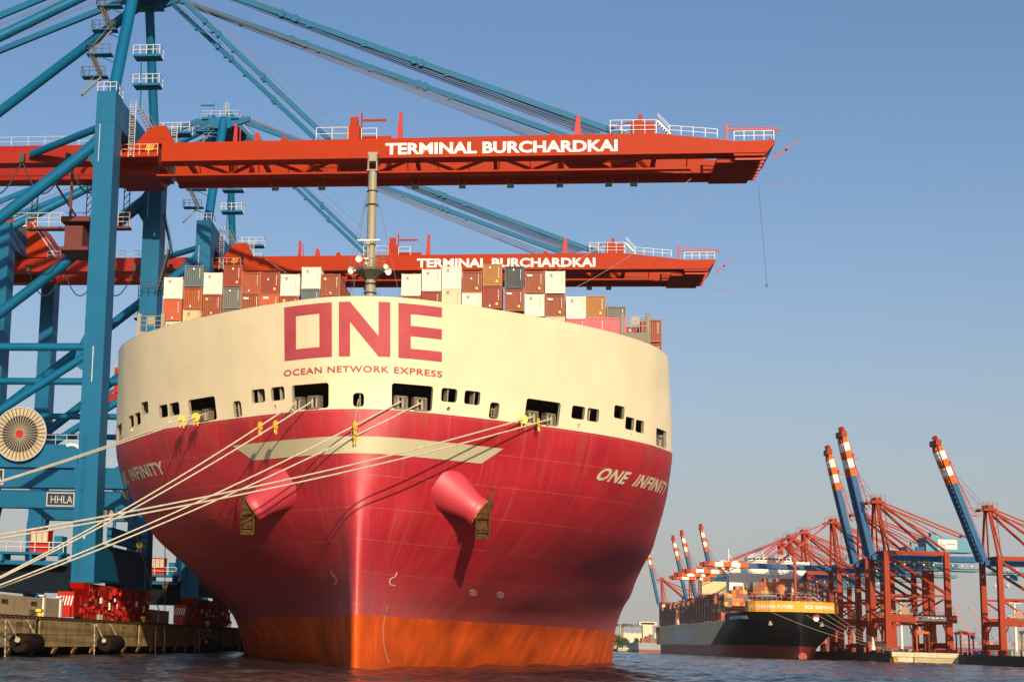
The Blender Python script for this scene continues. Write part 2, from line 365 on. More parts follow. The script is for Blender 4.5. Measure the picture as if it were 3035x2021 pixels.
tr = MB().prism([(-31, 4), (31, 4), (31, 23.4), (-31, 23.4)], 384, 385.4); tr.obj('transom', MAGENTA, SHIP)

# bow wall with openings, meshed in (w, z) where w is the distance along the wall
WT = [(0., 0.)]; prev = Vector((0, 0)); 
for i in range(1, 700):
    a = (i*0.01)**2; p = Vector((half(a, 28), a)); WT.append((a, WT[-1][1]+(p-prev).length)); prev = p
    if a > 48: break
WMAX = WT[-1][1]
def a_of_w(wv):
    wv = abs(wv); lo, hi = 0, len(WT)-1
    while hi-lo > 1:
        m = (lo+hi)//2
        if WT[m][1] < wv: lo = m
        else: hi = m
    a0, w0 = WT[lo]; a1, w1 = WT[hi]; return a0+(a1-a0)*(wv-w0)/(w1-w0+1e-9)
def wall_pt(wv, z, off=0.0):
    a = a_of_w(wv); sg = 1 if wv >= 0 else -1
    p = Vector((sg*half(a, z), stem(z)+a, z))
    if off:
        e = 0.2; q = [Vector((s2*half(a_of_w(abs(x)), z), stem(z)+a_of_w(abs(x)))) for x, s2 in ((wv-e, 1 if wv-e >= 0 else -1), (wv+e, 1 if wv+e >= 0 else -1))]
        t = (q[1]-q[0]).normalized(); nrm = Vector((-t.y, t.x)); 
        if nrm.y < 0: nrm = -nrm
        p = p+Vector((nrm.x*off, nrm.y*off, 0))
    return p
def w_of_x(x, z):
    a = hy(x, z)-stem(z); lo, hi = 0, len(WT)-1
    while hi-lo > 1:
        m = (lo+hi)//2
        if WT[m][0] < a: lo = m
        else: hi = m
    return math.copysign(WT[lo][1]+(WT[hi][1]-WT[lo][1])*(a-WT[lo][0])/(WT[hi][0]-WT[lo][0]+1e-9), x)
OPEN = []   # x0, x1, z0, z1, corner radius
for x0, x1, z0, z1 in ((15.1, 18.4, 23.55, 25.82), (2.9, 6.55, 23.55, 25.84)):
    OPEN += [(x0, x1, z0, z1, .28), (-x1, -x0, z0, z1, .28)]
for x0, x1, z0, z1 in ((7.3, 8.7, 24.58, 25.82), (9.38, 10.8, 24.58, 25.82), (19.55, 20.85, 24.55, 25.8), (21.1, 22.3, 24.55, 25.8),
                       (23.85, 24.95, 25.3, 26.55), (25.12, 26.1, 24.42, 25.65), (26.28, 27.2, 24.35, 25.6)):
    OPEN += [(x0, x1, z0, z1, .25), (-x1-.05, -x0-.05, z0+.04, z1+.04, .25)]
for x0, x1 in ((11.78, 12.65), (-13.05, -12.15)): OPEN.append((x0, x1, 23.5, 25.02, .3))
OPEN.append((-.62, .4, 23.6, 24.86, .33))
OPEN += [(28.7, 30.0, 23.55, 25.35, .2), (-30.0, -28.7, 23.55, 25.35, .2)]
HOLES = [(7.96, 23.95), (20.25, 23.95), (25.7, 23.85), (-8.35, 24.05), (-21.0, 24.1), (-26.7, 24.1)]
loops = []
for x0, x1, z0, z1, r in OPEN:
    w0, w1 = sorted((w_of_x(x0, 25), w_of_x(x1, 25))); r = min(r, (w1-w0)/2.2)
    lp = []
    for cx, cz, t0 in ((w1-r, z1-r, 0), (w0+r, z1-r, 90), (w0+r, z0+r, 180), (w1-r, z0+r, 270)):
        for k in range(5): t = R(t0+k*22.5); lp.append((cx+r*math.cos(t), cz+r*math.sin(t)))
    loops.append(lp)
for x, z in HOLES:
    wc = w_of_x(x, z); loops.append([(wc+.2*math.cos(2*math.pi*k/12), z+.2*math.sin(2*math.pi*k/12)) for k in range(12)])
pts = []; edg = []
def inside(p, lp):
    c = False; j = len(lp)-1
    for i in range(len(lp)):
        if ((lp[i][1] > p[1]) != (lp[j][1] > p[1])) and (p[0] < (lp[j][0]-lp[i][0])*(p[1]-lp[i][1])/(lp[j][1]-lp[i][1])+lp[i][0]): c = not c
        j = i
    return c
nw = int(2*WMAX/0.6); zr = [23.4, 23.9, 24.5, 25.1, 25.7, 26.3, 27, 28, 29, 30, 31, 32, 32.8, 33.5]
for zi in zr:
    for i in range(nw+1):
        p = (-WMAX+2*WMAX*i/nw, zi)
        if zi in (23.4, 33.5) or not any(abs(p[0]-l[0][0]) < 6 and inside(p, l) for l in loops): pts.append(Vector(p))
for lp in loops:
    o = len(pts); pts += [Vector(p) for p in lp]; edg += [(o+i, o+(i+1) % len(lp)) for i in range(len(lp))]
vo, eo, fo, _, _, _ = delaunay_2d_cdt(pts, edg, [], 0, 1e-5)
fk = []
for f in fo:
    c = ((vo[f[0]].x+vo[f[1]].x+vo[f[2]].x)/3, (vo[f[0]].y+vo[f[1]].y+vo[f[2]].y)/3)
    if not any(inside(c, l) for l in loops): fk.append(tuple(f))
me = bpy.data.meshes.new('bow_wall'); me.from_pydata([tuple(wall_pt(v.x, v.y)) for v in vo], [], fk); me.materials.append(CREAM)
l = me.uv_layers.new(name='UVMap')
for lp in me.loops: v = vo[lp.vertex_index]; l.data[lp.index].uv = (v.x, v.y)
me.polygons.foreach_set('use_smooth', [True]*len(me.polygons)); me.update()
WALL = link('bow_wall', me, SHIP)
def strip(loop2d, d0, d1, closed=True):
    vs = []; fs = []; n = len(loop2d)
    for wv, z in loop2d: vs += [wall_pt(wv, z, d0), wall_pt(wv, z, d1)]
    for i in range(n if closed else n-1): j = (i+1) % n; fs.append((2*i, 2*j, 2*j+1, 2*i+1))
    return vs, fs
for k, lp in enumerate(loops):
    mb = MB(); mb.add(*strip(lp, -0.03 if k < len(OPEN) else -.06, 0.28)); 
    o = mb.obj('window_frame' if k < len(OPEN) else 'drain_rim', SHIPGREY if k < len(OPEN) else CREAM, WALL)
top = [(-WMAX+2*WMAX*i/nw, 33.5) for i in range(nw+1)]
mb = MB(); mb.add(*strip(top, -.02, .35, False)); mb.obj('top_flange', CREAM, WALL)
# stiffeners behind the wall
for i in range(23):
    wv = -33+i*3.0
    if abs(wv) < WMAX-1 and not any(min(q[0] for q in L_)-.9 < wv < max(q[0] for q in L_)+.9 and max(q[0] for q in L_)-min(q[0] for q in L_) > 2.5 for L_ in loops[:len(OPEN)]):
        m = MB(); A = [wall_pt(wv-.05, z, .3) for z in (23.45, 27.2)]+[wall_pt(wv-.05, z, .95) for z in (27.2, 23.45)]
        B = [p+Vector((.1, .03, 0)) for p in A]; m.add(A+B, [(0, 1, 2, 3), (7, 6, 5, 4), (0, 4, 5, 1), (1, 5, 6, 2), (2, 6, 7, 3), (3, 7, 4, 0)])
        m.obj('stiffener', SHIPGREY, SHIP)
# mooring deck floor, roof and rear bulkhead
def deckpoly(z, inset, amax):
    out = []
    for sg in (-1, 1):
        rng = [0.02+(amax-.02)*(k/24)**2 for k in range(25)]
        seq = [(sg*max(0, half(a, z)-inset*.4), stem(z)+a+inset) for a in rng]
        out += seq[::-1] if sg < 0 else seq[1:]
    return out
MB().prism(deckpoly(23.3, .1, 46), 23.2, 23.38, 'z').obj('mooring_deck', mat('deck_paint', (0.10, 0.055, 0.04), .7), SHIP)
MB().prism(deckpoly(27.5, .35, 46), 27.25, 27.5, 'z').obj('forecastle_roof', SHIPGREY, SHIP)
MB().box(-29, 29, 27.5, 27.8, 23.38, 27.25).obj('bulkhead', mat('dark_bulkhead', (0.05, .04, .035), .7), SHIP)
MB().box(-30.9, 30.9, 46, 384, 22.6, 23.3).obj('main_deck', mat('deck_paint', (0.1, .05, .04)), SHIP)

# painted lettering that follows the plating
def split_islands(me, name, m, parent, gap=0):
    n = len(me.vertices); par = list(range(n))
    def find(i):
        while par[i] != i: par[i] = par[par[i]]; i = par[i]
        return i
    for p in me.polygons:
        v = p.vertices; a = find(v[0])
        for k in v[1:]: par[find(k)] = a
    grp = {}
    for p in me.polygons: grp.setdefault(find(p.vertices[0]), []).append(tuple(p.vertices))
    for root, fs in sorted(grp.items()):
        idx = {}; vs = []; nf = []
        for f in fs:
            for k in f:
                if k not in idx: idx[k] = len(vs); vs.append(tuple(me.vertices[k].co))
            nf.append(tuple(idx[k] for k in f))
        q = bpy.data.meshes.new(name); q.from_pydata(vs, [], nf); q.materials.append(m); q.update(); link(name, q, parent)
    bpy.data.meshes.remove(me)
def conform(name, bm, m, parent, fn, step=0.35, split=False):
    x0 = min(v.co.x for v in bm.verts); x1 = max(v.co.x for v in bm.verts); x = x0+step
    while x < x1:
        g = bm.verts[:]+bm.edges[:]+bm.faces[:]; bmesh.ops.bisect_plane(bm, geom=g, plane_co=(x, 0, 0), plane_no=(1, 0, 0)); x += step
    bmesh.ops.triangulate(bm, faces=bm.faces[:])
    for v in bm.verts: v.co = fn(v.co.x, v.co.y)
    me = bpy.data.meshes.new(name); bm.to_mesh(me); bm.free(); me.materials.append(m)
    me.polygons.foreach_set('use_smooth', [True]*len(me.polygons)); me.update()
    if split: return split_islands(me, name, m, parent)
    return link(name, me, parent)
def bm_polys(polys):
    bm = bmesh.new()
    for p in polys: bm.faces.new([bm.verts.new((a, b, 0)) for a, b in p])
    return bm
def front(off=.04):
    return lambda x, z: Vector((x, hy(x, z)-off-.02*abs(x)/8, z))
def rect(a, b, c, d): return [(a, c), (b, c), (b, d), (a, d)]
conform('letter_o', bm_polys([rect(-7.35, -2.6, 32.08, 33), rect(-7.35, -2.6, 28.15, 29.08), rect(-7.35, -6.15, 29.08, 32.08), rect(-3.8, -2.6, 29.08, 32.08)]), LETM, WALL, front())
conform('letter_n', bm_polys([rect(-1.93, -.9, 28.15, 33), rect(1.72, 2.77, 28.15, 33), [(-.9, 31.23), (1.72, 28.15), (1.72, 29.95), (-.9, 33)]]), LETM, WALL, front())
conform('letter_e', bm_polys([rect(3.5, 4.6, 28.13, 33), rect(4.6, 7.37, 32.11, 33), rect(4.6, 7.37, 30.14, 31.05), rect(4.6, 7.37, 28.13, 29.02)]), LETM, WALL, front())
def text_bm(txt, bold, spacing=1.0):
    me, asp = text_mesh(txt, bold, spacing); bm = bmesh.new(); bm.from_mesh(me); bpy.data.meshes.remove(me); return bm
bm = text_bm('OCEAN NETWORK EXPRESS', .02, 1.12)
for v in bm.verts: v.co = Vector((-7.45+14.85*v.co.x, 26.74+.56*v.co.y, 0))
conform('letter', bm, LETM, WALL, front(), .35, True)
conform('chevron_band', bm_polys([[(-13.3, 20.92), (-10.95, 19.35), (10.95, 19.35), (13.0, 20.9)]]), CHEV, SHIP, front())
# ship's name along both flanks
ARC = [(0, 0, hy(0.01, 19.8))]; px, py = 0.01, hy(.01, 19.8)
for i in range(1, 400):
    a = (i*.02)**2; x = half(a, 19.8); y = stem(19.8)+a; ARC.append((ARC[-1][0]+math.hypot(x-px, y-py), x, y)); px, py = x, y
def arc_a(s):
    lo, hi = 0, len(ARC)-1
    while hi-lo > 1:
        m = (lo+hi)//2
        if ARC[m][0] < s: lo = m
        else: hi = m
    t = (s-ARC[lo][0])/(ARC[hi][0]-ARC[lo][0]+1e-9); return ARC[lo][2]*(1-t)+ARC[hi][2]*t-stem(19.8)
s0 = next(s for s, x, y in ARC if x > 22.4)
for sg in (1, -1):
    bm = text_bm('ONE  INFINITY', .035, 1.1)
    for v in bm.verts:
        v.co = Vector((17.9*v.co.x+.35*(v.co.y-.5), v.co.y, 0))
    def fn(x, y, sg=sg):
        s = s0+x if sg > 0 else s0+17.6-x
        a = arc_a(s); z = 19.15+1.22*y; b = half(a, z)
        p = Vector((sg*b, stem(z)+a, z)); return p+Vector((sg*.05, -.05, 0))
    conform('letter', bm, NAMEP, SHIP, fn, .3, True)
# small painted marks low on the bow
def stroke(pts, wd):
    out = []
    for (a, b), (c, d) in zip(pts, pts[1:]):
        n = Vector((-(d-b), c-a)).normalized()*wd/2; out.append([(a-n.x, b-n.y), (c-n.x, d-n.y), (c+n.x, d+n.y), (a+n.x, b+n.y)])
    return out
for sg in (1, -1):
    pt = [(3.15, 9.0), (2.98, 8.55), (2.62, 8.35), (2.5, 8.05), (2.56, 7.8), (2.95, 7.72)]
    conform('bulb_mark', bm_polys(stroke([(sg*a, b) for a, b in pt], .06)), WHITEP, SHIP, front(.06), 5)
    for cx in ((9.9, 12.6) if sg > 0 else ()):
        p = []
        for k in range(14):
            t = 2*math.pi*k/14; t2 = 2*math.pi*(k+1)/14
            p.append([(sg*cx+.36*math.cos(t), 7.68+.3*math.sin(t)), (sg*cx+.36*math.cos(t2), 7.68+.3*math.sin(t2)), (sg*cx+.3*math.cos(t2), 7.68+.24*math.sin(t2)), (sg*cx+.3*math.cos(t), 7.68+.24*math.sin(t))])
        p += stroke([(sg*cx-.2, 7.5), (sg*cx+.2, 7.86)], .06)+stroke([(sg*cx-.2, 7.86), (sg*cx+.2, 7.5)], .06)
        if p: conform('thruster_mark', bm_polys(p), WHITEP, SHIP, front(.05), 5)
    p = []
    for k in range(22):
        z = 0.5+k*.25; p += stroke([(sg*(2.3-.4*math.sin((z-.5)/5.4*math.pi)), z), (sg*(2.3-.4*math.sin((z-.4)/5.4*math.pi)), z+.11)], .05)
    conform('draught_marks', bm_polys(p), WHITEP, SHIP, front(.05), 5)['kind'] = 'stuff'

# anchor housings and anchors
for sg in (1, -1):
    P1 = Vector((sg*10.75, 7.25, 14.75)); P0 = Vector((sg*8.25, 7.3, 16.5)); d = (P1-P0).normalized()
    mb = MB(); prof = [(-1.6, 2.42), (-.2, 2.1), (.8, 1.80), (1.6, 1.55), (2.3, 1.36), (2.55, 1.34), (2.75, 1.42), (3.05, 1.36), (3.15, 1.15), (3.0, .95), (1.5, .85)]
    up = d.cross(Vector((0, 0, 1))).normalized(); vv = d.cross(up); n = 40
    vs = [P0+d*t+(up*math.cos(2*math.pi*i/n)+vv*math.sin(2*math.pi*i/n))*r for t, r in prof for i in range(n)]
    fs = [(k*n+i, k*n+(i+1) % n, (k+1)*n+(i+1) % n, (k+1)*n+i) for k in range(len(prof)-1) for i in range(n)]
    mb.add(vs, fs); hs = mb.obj('anchor_housing', HOUSE, SHIP, True)
    rg = MB(); vs = [P0+d*t+(up*math.cos(2*math.pi*i/n)+vv*math.sin(2*math.pi*i/n))*(r_+.05*math.sin(i*2.3)+.03*math.sin(i*5.1)) for t, r_ in ((3.06, 1.37), (3.18, 1.30), (3.2, 1.05)) for i in range(n)]
    rg.add(vs, [(k*n+i, k*n+(i+1) % n, (k+1)*n+(i+1) % n, (k+1)*n+i) for k in range(2) for i in range(n)]); rg.obj('rusty_lip', mat('rusty_lip_paint', (.42, .14, .03), .8, var=.4, scale=3), hs)
    MB().tube(P0+d*2.0, P0+d*2.9, .9, 16).obj('hawse_hole', mat('hawse_dark', (.04, .02, .01), .9), hs)
    A = thing('anchor', None, None); A.parent = SHIP
    c = Vector((sg*11.15, 6.55, 13.5)); A.location = c
    mb = MB(); w2 = .66
    mb.box(-w2, w2, -.12, .55, -1.35, -1.05); mb.box(-w2, w2, -.12, .55, 1.1, 1.4)
    for x in (-w2, w2-.12): mb.box(x, x+.12, -.16, .5, -1.35, 1.4)
    mb.box(-w2, w2, .2, .55, -1.3, 1.35)
    mb.prism([(-.55, -.5), (.55, -.5), (.2, .15), (-.2, .15)], -.1, .3); mb.prism([(-.6, .55), (.6, .55), (.45, .95), (-.45, .95)], -.14, .3)
    mb.prism([(-.52, -.75), (.52, -.75), (.4, -.55), (-.4, -.55)], -.1, .3)
    mb.box(-.5, .5, -.05, .3, 1.0, 1.12)
    mb.obj('crown', RUSTY, A)
    for k, (tx, tz, y) in enumerate(((.95, 3.6, 1.0), (1.05, 2.3, .9))):
        f = MB(); b0 = [Vector((sg*(.05+.1*k), .0+.3*k, 1.3)), Vector((sg*(.62+.05*k), .0+.3*k, 1.3)), Vector((sg*(.62+.05*k), .4+.3*k, 1.3)), Vector((sg*(.05+.1*k), .4+.3*k, 1.3))]
        t0 = Vector((sg*tx, y, tz)); b1 = [t0+Vector((sg*dx, dy, 0)) for dx, dy in ((-.07, 0), (.07, 0), (.07, .12), (-.07, .12))]
        f.add(b0+b1, [(0, 1, 2, 3), (7, 6, 5, 4), (0, 4, 5, 1), (1, 5, 6, 2), (2, 6, 7, 3), (3, 7, 4, 0)]); f.obj('fluke', RUSTY, A)
    MB().tube((0, .4, .2), (-sg*1.6, 1.0, 1.0), .22, 10).obj('shank', RUSTY, A)
    MB().prism([(-.7, 1.35), (.7, 1.35), (.35, 1.8), (-.2, 1.95), (-.55, 1.7)], 0, .45).obj('crown_cap', RUSTY, A)

# roller fairleads in the large openings
def fairlead(x, z=23.45, sc=1.0):
    n = hnormal(x, 24.5); n.z = 0; n.normalize(); t = Vector((-n.y, n.x, 0)).normalized()
    base = Vector((x, hy(x, z), z))-n*.30
    mx = Matrix(((t.x, -n.x, 0, base.x), (t.y, -n.y, 0, base.y), (0, 0, 1, base.z), (0, 0, 0, 1)))
    E_ = bpy.data.objects.new('fairlead', FAIRM); COL.objects.link(E_); E_.parent = SHIP; E_.matrix_local = mx @ Matrix.Scale(sc, 4)
    for rx in (-.24, .24):
        r = bpy.data.objects.new('roller', ROLLM); COL.objects.link(r); r.parent = E_; r.location = (rx, -.05, .68)
mb = MB(); mb.box(-.68, -.5, -.25, .35, 0, 1.3); mb.box(.5, .68, -.25, .35, 0, 1.3); mb.box(-.68, .68, -.25, .35, 1.12, 1.32); mb.box(-.68, .68, -.3, .35, 0, .2)
mb.box(-.5, -.42, -.1, .2, .2, 1.1); mb.box(.42, .5, -.1, .2, .2, 1.1)
FAIRM = mb.mesh('fairlead', FAIR); ROLLM = MB().tube((0, 0, -.46), (0, 0, .42), .15, 12).mesh('roller', SHIPGREY, True)
for x in (-18.05, -16.45, -6.2, -4.45, 3.75, 5.5, 15.85, 17.55): fairlead(x)
fairlead(29.35, 23.2, 1.1); fairlead(-29.35, 23.2, 1.1)
for x in (-12.6, 12.2):   # ladders seen through the narrow openings
    y = hy(x, 24)+.9; m = MB()
    for k in range(4): m.bar((x-.4, y, 23.6+k*.3), (x+.4, y, 23.6+k*.3), .05)
    m.bar((x-.35, y, 23.4), (x-.35, y, 24.9), .06); m.bar((x+.35, y, 23.4), (x+.35, y, 24.9), .06); m.bar((x-.35, y, 24.8), (x, y, 24.2), .06); m.bar((x+.35, y, 24.8), (x, y, 24.2), .06)
    m.obj('deck_ladder', SHIPGREY, SHIP)

# foremast
M = thing('foremast', None, None); M.parent = SHIP; M.location = (-.03, 8.0, 0)
MB().tube((0, 0, 27.4), (0, 0, 37.6), .52, 24, .50).tube((0, 0, 37.6), (0, 0, 48.4), .47, 24, .42).obj('mast_pole', SHIPGREY, M, True)
mb = MB()
for z, r in ((36.9, .62), (36.0, .6), (44.9, .60), (46.3, .50), (34.6, .58)): mb.ring((0, 0, z), r, .05, 'z', 24)
for z in (44.9, 34.6): mb.bar((-.75, 0, z-.25), (-.55, 0, z), .06).bar((.75, 0, z-.2), (.5, 0, z), .05)
mb.obj('mast_ring', DSTEEL, M)
mb = MB(); mb.box(-.48, -.36, -.4, .4, 48.3, 50.2); mb.box(.36, .48, -.4, .4, 48.3, 50.2); mb.box(-.48, .48, -.4, .4, 49.3, 50.0); mb.box(-.55, .55, -.45, .45, 48.3, 48.45)
mb.box(-.45, .45, -.3, .45, 50.0, 50.25); mb.obj('mast_head', SHIPGREY, M)
mb = MB(); mb.box(-.6, -.42, -.2, .2, 50.1, 50.3).box(.42, .6, -.2, .2, 50.0, 50.2).tube((0, 0, 50.2), (0, 0, 50.5), .06, 6); mb.obj('mast_lamp', REDP, M)
hexp = lambda r, dz: [(r*math.cos(R(60*k+30)), r*.8*math.sin(R(60*k+30))) for k in range(6)]
mb = MB(); n = 8; 
lo = [(.55*math.cos(2*math.pi*k/n), .55*math.sin(2*math.pi*k/n), 37.3) for k in range(n)]; up = [(1.5*math.cos(2*math.pi*(k+.5)/n), 1.2*math.sin(2*math.pi*(k+.5)/n)-.15, 38.15) for k in range(n)]; u2 = [(x, y, 38.4) for x, y, z in up]
mb.add(lo+up+u2, [(i, (i+1) % n, (i+1) % n+n, i+n) for i in range(n)]+[(i+n, (i+1) % n+n, (i+1) % n+2*n, i+2*n) for i in range(n)]+[tuple(range(2*n, 3*n))])
mb.obj('platform', mat('dark_olive_paint', (0.09, .08, .055), .6), M)
mb = MB(); rp = [(x*.93, y*.93, 38.4) for x, y, z in up]
for k in range(n):
    if k != 4: mb.rail(rp[k], rp[(k+1) % n], 1.3, 1, .02)
mb.obj('handrail', SHIPGREY, M)
mb = MB(); mb.box(-1.25, .95, -1.15, -.95, 41.0, 41.14); mb.obj('radar_scanner', WHITEP, M)
MB().box(-.4, .02, -1.25, -.8, 40.6, 40.98).box(-.28, -.1, -1.1, -.95, 38.4, 40.6).obj('radar_base', SHIPGREY, M)
for (x, y, z, dx, dy, dz, s) in ((-.95, -1.0, 39.1, -.15, -1, .05, .36), (-.35, -1.2, 38.85, .1, -.35, .75, .30), (-1.55, -.8, 38.1, -.5, -.8, -.1, .38), (1.55, -.8, 38.0, .6, -.7, -.15, .38), (1.35, -.7, 38.35, .5, -.6, .2, .3)):
    d = Vector((dx, dy, dz)).normalized(); c = Vector((x, y, z))
    MB().tube(c, c+d*.75*s*1.6, .05, 14, s, False).tube(c-d*.22, c, .1, 10).obj('horn', WHITEP, M, True)
mb = MB()
for a, b in (((-.5, 0, 46.0), (-5.6, 6, 27.6)), ((-.5, 0, 46.0), (-4.2, 7, 27.6)), ((.5, 0, 46.0), (4.6, 6, 27.6)), ((-.5, 0, 36.4), (-3.2, 3, 33)), ((.5, 0, 36.4), (3.4, 4, 33)), ((.4, 0, 36.2), (2.6, 4, 33)), ((-1.4, -.3, 38.3), (-2.6, -1, 27.6))): mb.tube(a, b, .025, 5)
mb.obj('guy_wire', ROPEG, M)
# lashing towers at the deck sides
for x0, x1, y in ((-30.5, -27.6, 38), (26.1, 29.0, 38)):
    mb = MB()
    for x in (x0, x1): mb.box(x-.22, x+.22, y-.3, y+.3, 23.3, 40.2)
    mb.box(x0, x1, y-.25, y+.25, 36.9, 38.0); mb.box(x0, x1, y-.25, y+.25, 30, 30.8)
    mb.prism([(x0+.2, 35.9), (x0+.9, 36.9), (x0+.2, 36.9)], y-.2, y+.2).prism([(x1-.2, 35.9), (x1-.2, 36.9), (x1-.9, 36.9)], y-.2, y+.2)
    mb.obj('lashing_tower', FAIR if x0 > 0 else SHIPGREY, SHIP)
    mb = MB(); mb.rail((x0, y-.3, 38.0), (x1, y-.3, 38.0), 1.9, 3, .035, (1, .7, .4)); mb.box((x0+x1)/2-.4, (x0+x1)/2+.4, y-.3, y-.2, 38.9, 39.8); mb.obj('tower_rail', SHIPGREY, SHIP)

# ------------------------------------------------------------------ water and quay
def water_mat():
    m = bpy.data.materials.new('harbour_water'); m.use_nodes = True; n = m.node_tree; b = n.nodes['Principled BSDF']; L = n.links.new
    b.inputs['Base Color'].default_value = (0.018, 0.024, 0.026, 1); b.inputs['Roughness'].default_value = 0.09; b.inputs['IOR'].default_value = 1.33
    tc = n.nodes.new('ShaderNodeTexCoord'); src = None
    for sc, st, det, dist, sx in ((0.9, 1.0, 5, 0.35, .6), (0.16, .6, 3, 1.0, .5), (3.2, .5, 3, 0.07, .8)):
        mp = n.nodes.new('ShaderNodeMapping'); mp.inputs['Scale'].default_value = (sx, 1, 1); mp.inputs['Rotation'].default_value = (0, 0, R(18 if sc < 1 else -12)); L(tc.outputs['Object'], mp.inputs[0])
        z = n.nodes.new('ShaderNodeTexNoise'); z.inputs['Scale'].default_value = sc; z.inputs['Detail'].default_value = det; z.inputs['Roughness'].default_value = .55; L(mp.outputs[0], z.inputs[0])
        bp = n.nodes.new('ShaderNodeBump'); bp.inputs['Strength'].default_value = st; bp.inputs['Distance'].default_value = dist
        L(z.outputs['Fac'], bp.inputs['Height'])
        if src: L(src, bp.inputs['Normal'])
        src = bp.outputs[0]
    L(src, b.inputs['Normal']); return m
import numpy as np
def wave_field(X, Y):
    rg = np.random.RandomState(5); Z = np.zeros_like(X)
    for k in range(46):
        lam = 0.9*1.075**k; th = rg.uniform(-1.15, 1.15)+0.5; ph = rg.uniform(0, 6.28); amp = 0.0068*lam**0.75
        c, s_ = math.cos(th), math.sin(th); u = (X*s_+Y*c)*2*math.pi/lam+ph
        Z += amp*np.sin(u+0.7*np.sin((X*c-Y*s_)*2*math.pi/(lam*3.1)+ph*2))
    env = 0.75+0.35*np.sin(X*.06+1.3*np.sin(Y*.021))*np.sin(Y*.047+.7)
    return Z*env
WATER = water_mat()
def water_patch(x0a, x1a, y0, y1, nx, ny, slope0, slope1):
    t = np.linspace(0, 1, ny)**1.0; Yv = y0+(y1-y0)*t
    u = np.linspace(0, 1, nx); XX = np.zeros((ny, nx)); YY = np.repeat(Yv[:, None], nx, 1)
    XX = (x0a+slope0*Yv)[:, None]*(1-u)[None, :]+(x1a+slope1*Yv)[:, None]*u[None, :]
    Z = wave_field(XX, YY); co = np.stack([XX, YY, Z], -1).reshape(-1, 3)
    i = np.arange(ny-1)[:, None]*nx+np.arange(nx-1)[None, :]; q = np.stack([i, i+1, i+nx+1, i+nx], -1).reshape(-1, 4)
    return co, q
parts_ = [water_patch(-20, 20, 30, 230, 330, 560, -.42, .36), water_patch(-20, 20, 230, 760, 420, 620, -.42, .36)]
cos = []; qs = []; o = 0
for co, q in parts_: cos.append(co); qs.append(q+o); o += len(co)
co = np.concatenate(cos); q = np.concatenate(qs)
me = bpy.data.meshes.new('water'); me.vertices.add(len(co)); me.vertices.foreach_set('co', co.ravel()); me.loops.add(q.size); me.loops.foreach_set('vertex_index', q.ravel().astype(np.int32))
me.polygons.add(len(q)); me.polygons.foreach_set('loop_start', np.arange(0, q.size, 4, dtype=np.int32)); me.polygons.foreach_set('loop_total', np.full(len(q), 4, dtype=np.int32)); me.polygons.foreach_set('use_smooth', np.ones(len(q), dtype=bool))
me.update(calc_edges=True); me.materials.append(WATER)
tag(link('water', me), 'dark choppy harbour water', None, None, 'structure')
tag(MB().add([(-9000, -400, -.35), (9000, -400, -.35), (9000, 16000, -.35), (-9000, 16000, -.35)], [(0, 1, 2, 3)]).obj('water', WATER), 'dark rippled harbour water', None, None, 'structure')
QX, QZ = -49.9, 3.85
Q = thing('quay_wall', None, None, kind='structure')
MB().box(-400, QX-.35, -20, 700, -4, QZ-.2).obj('quay_ground', CONCT, Q)
PJ = [-6, 36, 78, 120, 160.4, 204.2, 256, 300, 345, 390, 435, 480]
for a, b in zip(PJ, PJ[1:]):
    MB().box(QX-.35, QX, a+.7, b-.7, 1.15, QZ).obj('panel', CONC, Q)
    MB().box(QX-.35, QX-.12, b-.7, b+.7, .9, QZ-.1).obj('joint_recess', mat('dark_wet_concrete', (.05, .035, .02), .8), Q)
    k = MB()
    for y in (a+1.6, b-1.6):
        for z in (1.5, 2.9): k.box(QX, QX+.05, y-.12, y+.12, z, z+.65)
    k.obj('slot_plate', mat('dark_wet_concrete', (.05, .035, .02)), Q)
    MB().box(QX, QX+.012, a+.75, b-.75, 2.18, 2.23).obj('pour_line', mat('dark_wet_concrete', (.05, .035, .02)), Q)
    for y, z0, hh in (((a+b)/2-4, 2.7, .75), ((a+b)/2+13, 2.6, .7)):
        p = MB()
        for k2 in range(3): p.box(QX, QX+.04, y+k2*.75, y+k2*.75+.35, z0, z0+hh)
        p.box(QX, QX+.05, y-.1, y+2.2, z0+hh, z0+hh+.08)
        p.obj('number_plate', mat('faded_number_paint', (.16, .11, .06)), Q)
MB().box(QX-.5, QX+.06, -6, 480, .95, 1.2).obj('lower_beam', CONC, Q)
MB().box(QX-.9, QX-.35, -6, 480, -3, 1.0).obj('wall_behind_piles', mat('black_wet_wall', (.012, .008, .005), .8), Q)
y = 30.
while y < 330:
    m = MB(); m.prism([(QX-.6, .98), (QX+.02, .98), (QX+.02, .75), (QX-.6, -.25)], y, y+1.1, 'y'); m.obj('corbel', RUSTC, Q); y += 7.6
m = MB(); m.box(QX-.3, QX+.1, -6, 480, QZ, QZ+.14); m.obj('kerb', CONC, Q)
m = MB()
y = -6
while y < 300: m.bar((QX+.08, y, QZ+.16), (QX+.08, y+1.4, QZ-.02), .09); y += 1.4
m.box(QX-.02, QX+.14, -6, 300, QZ+.14, QZ+.24); m.obj('edge_chain_rail', mat('dark_brown_steel', (.06, .035, .02), .6), Q)

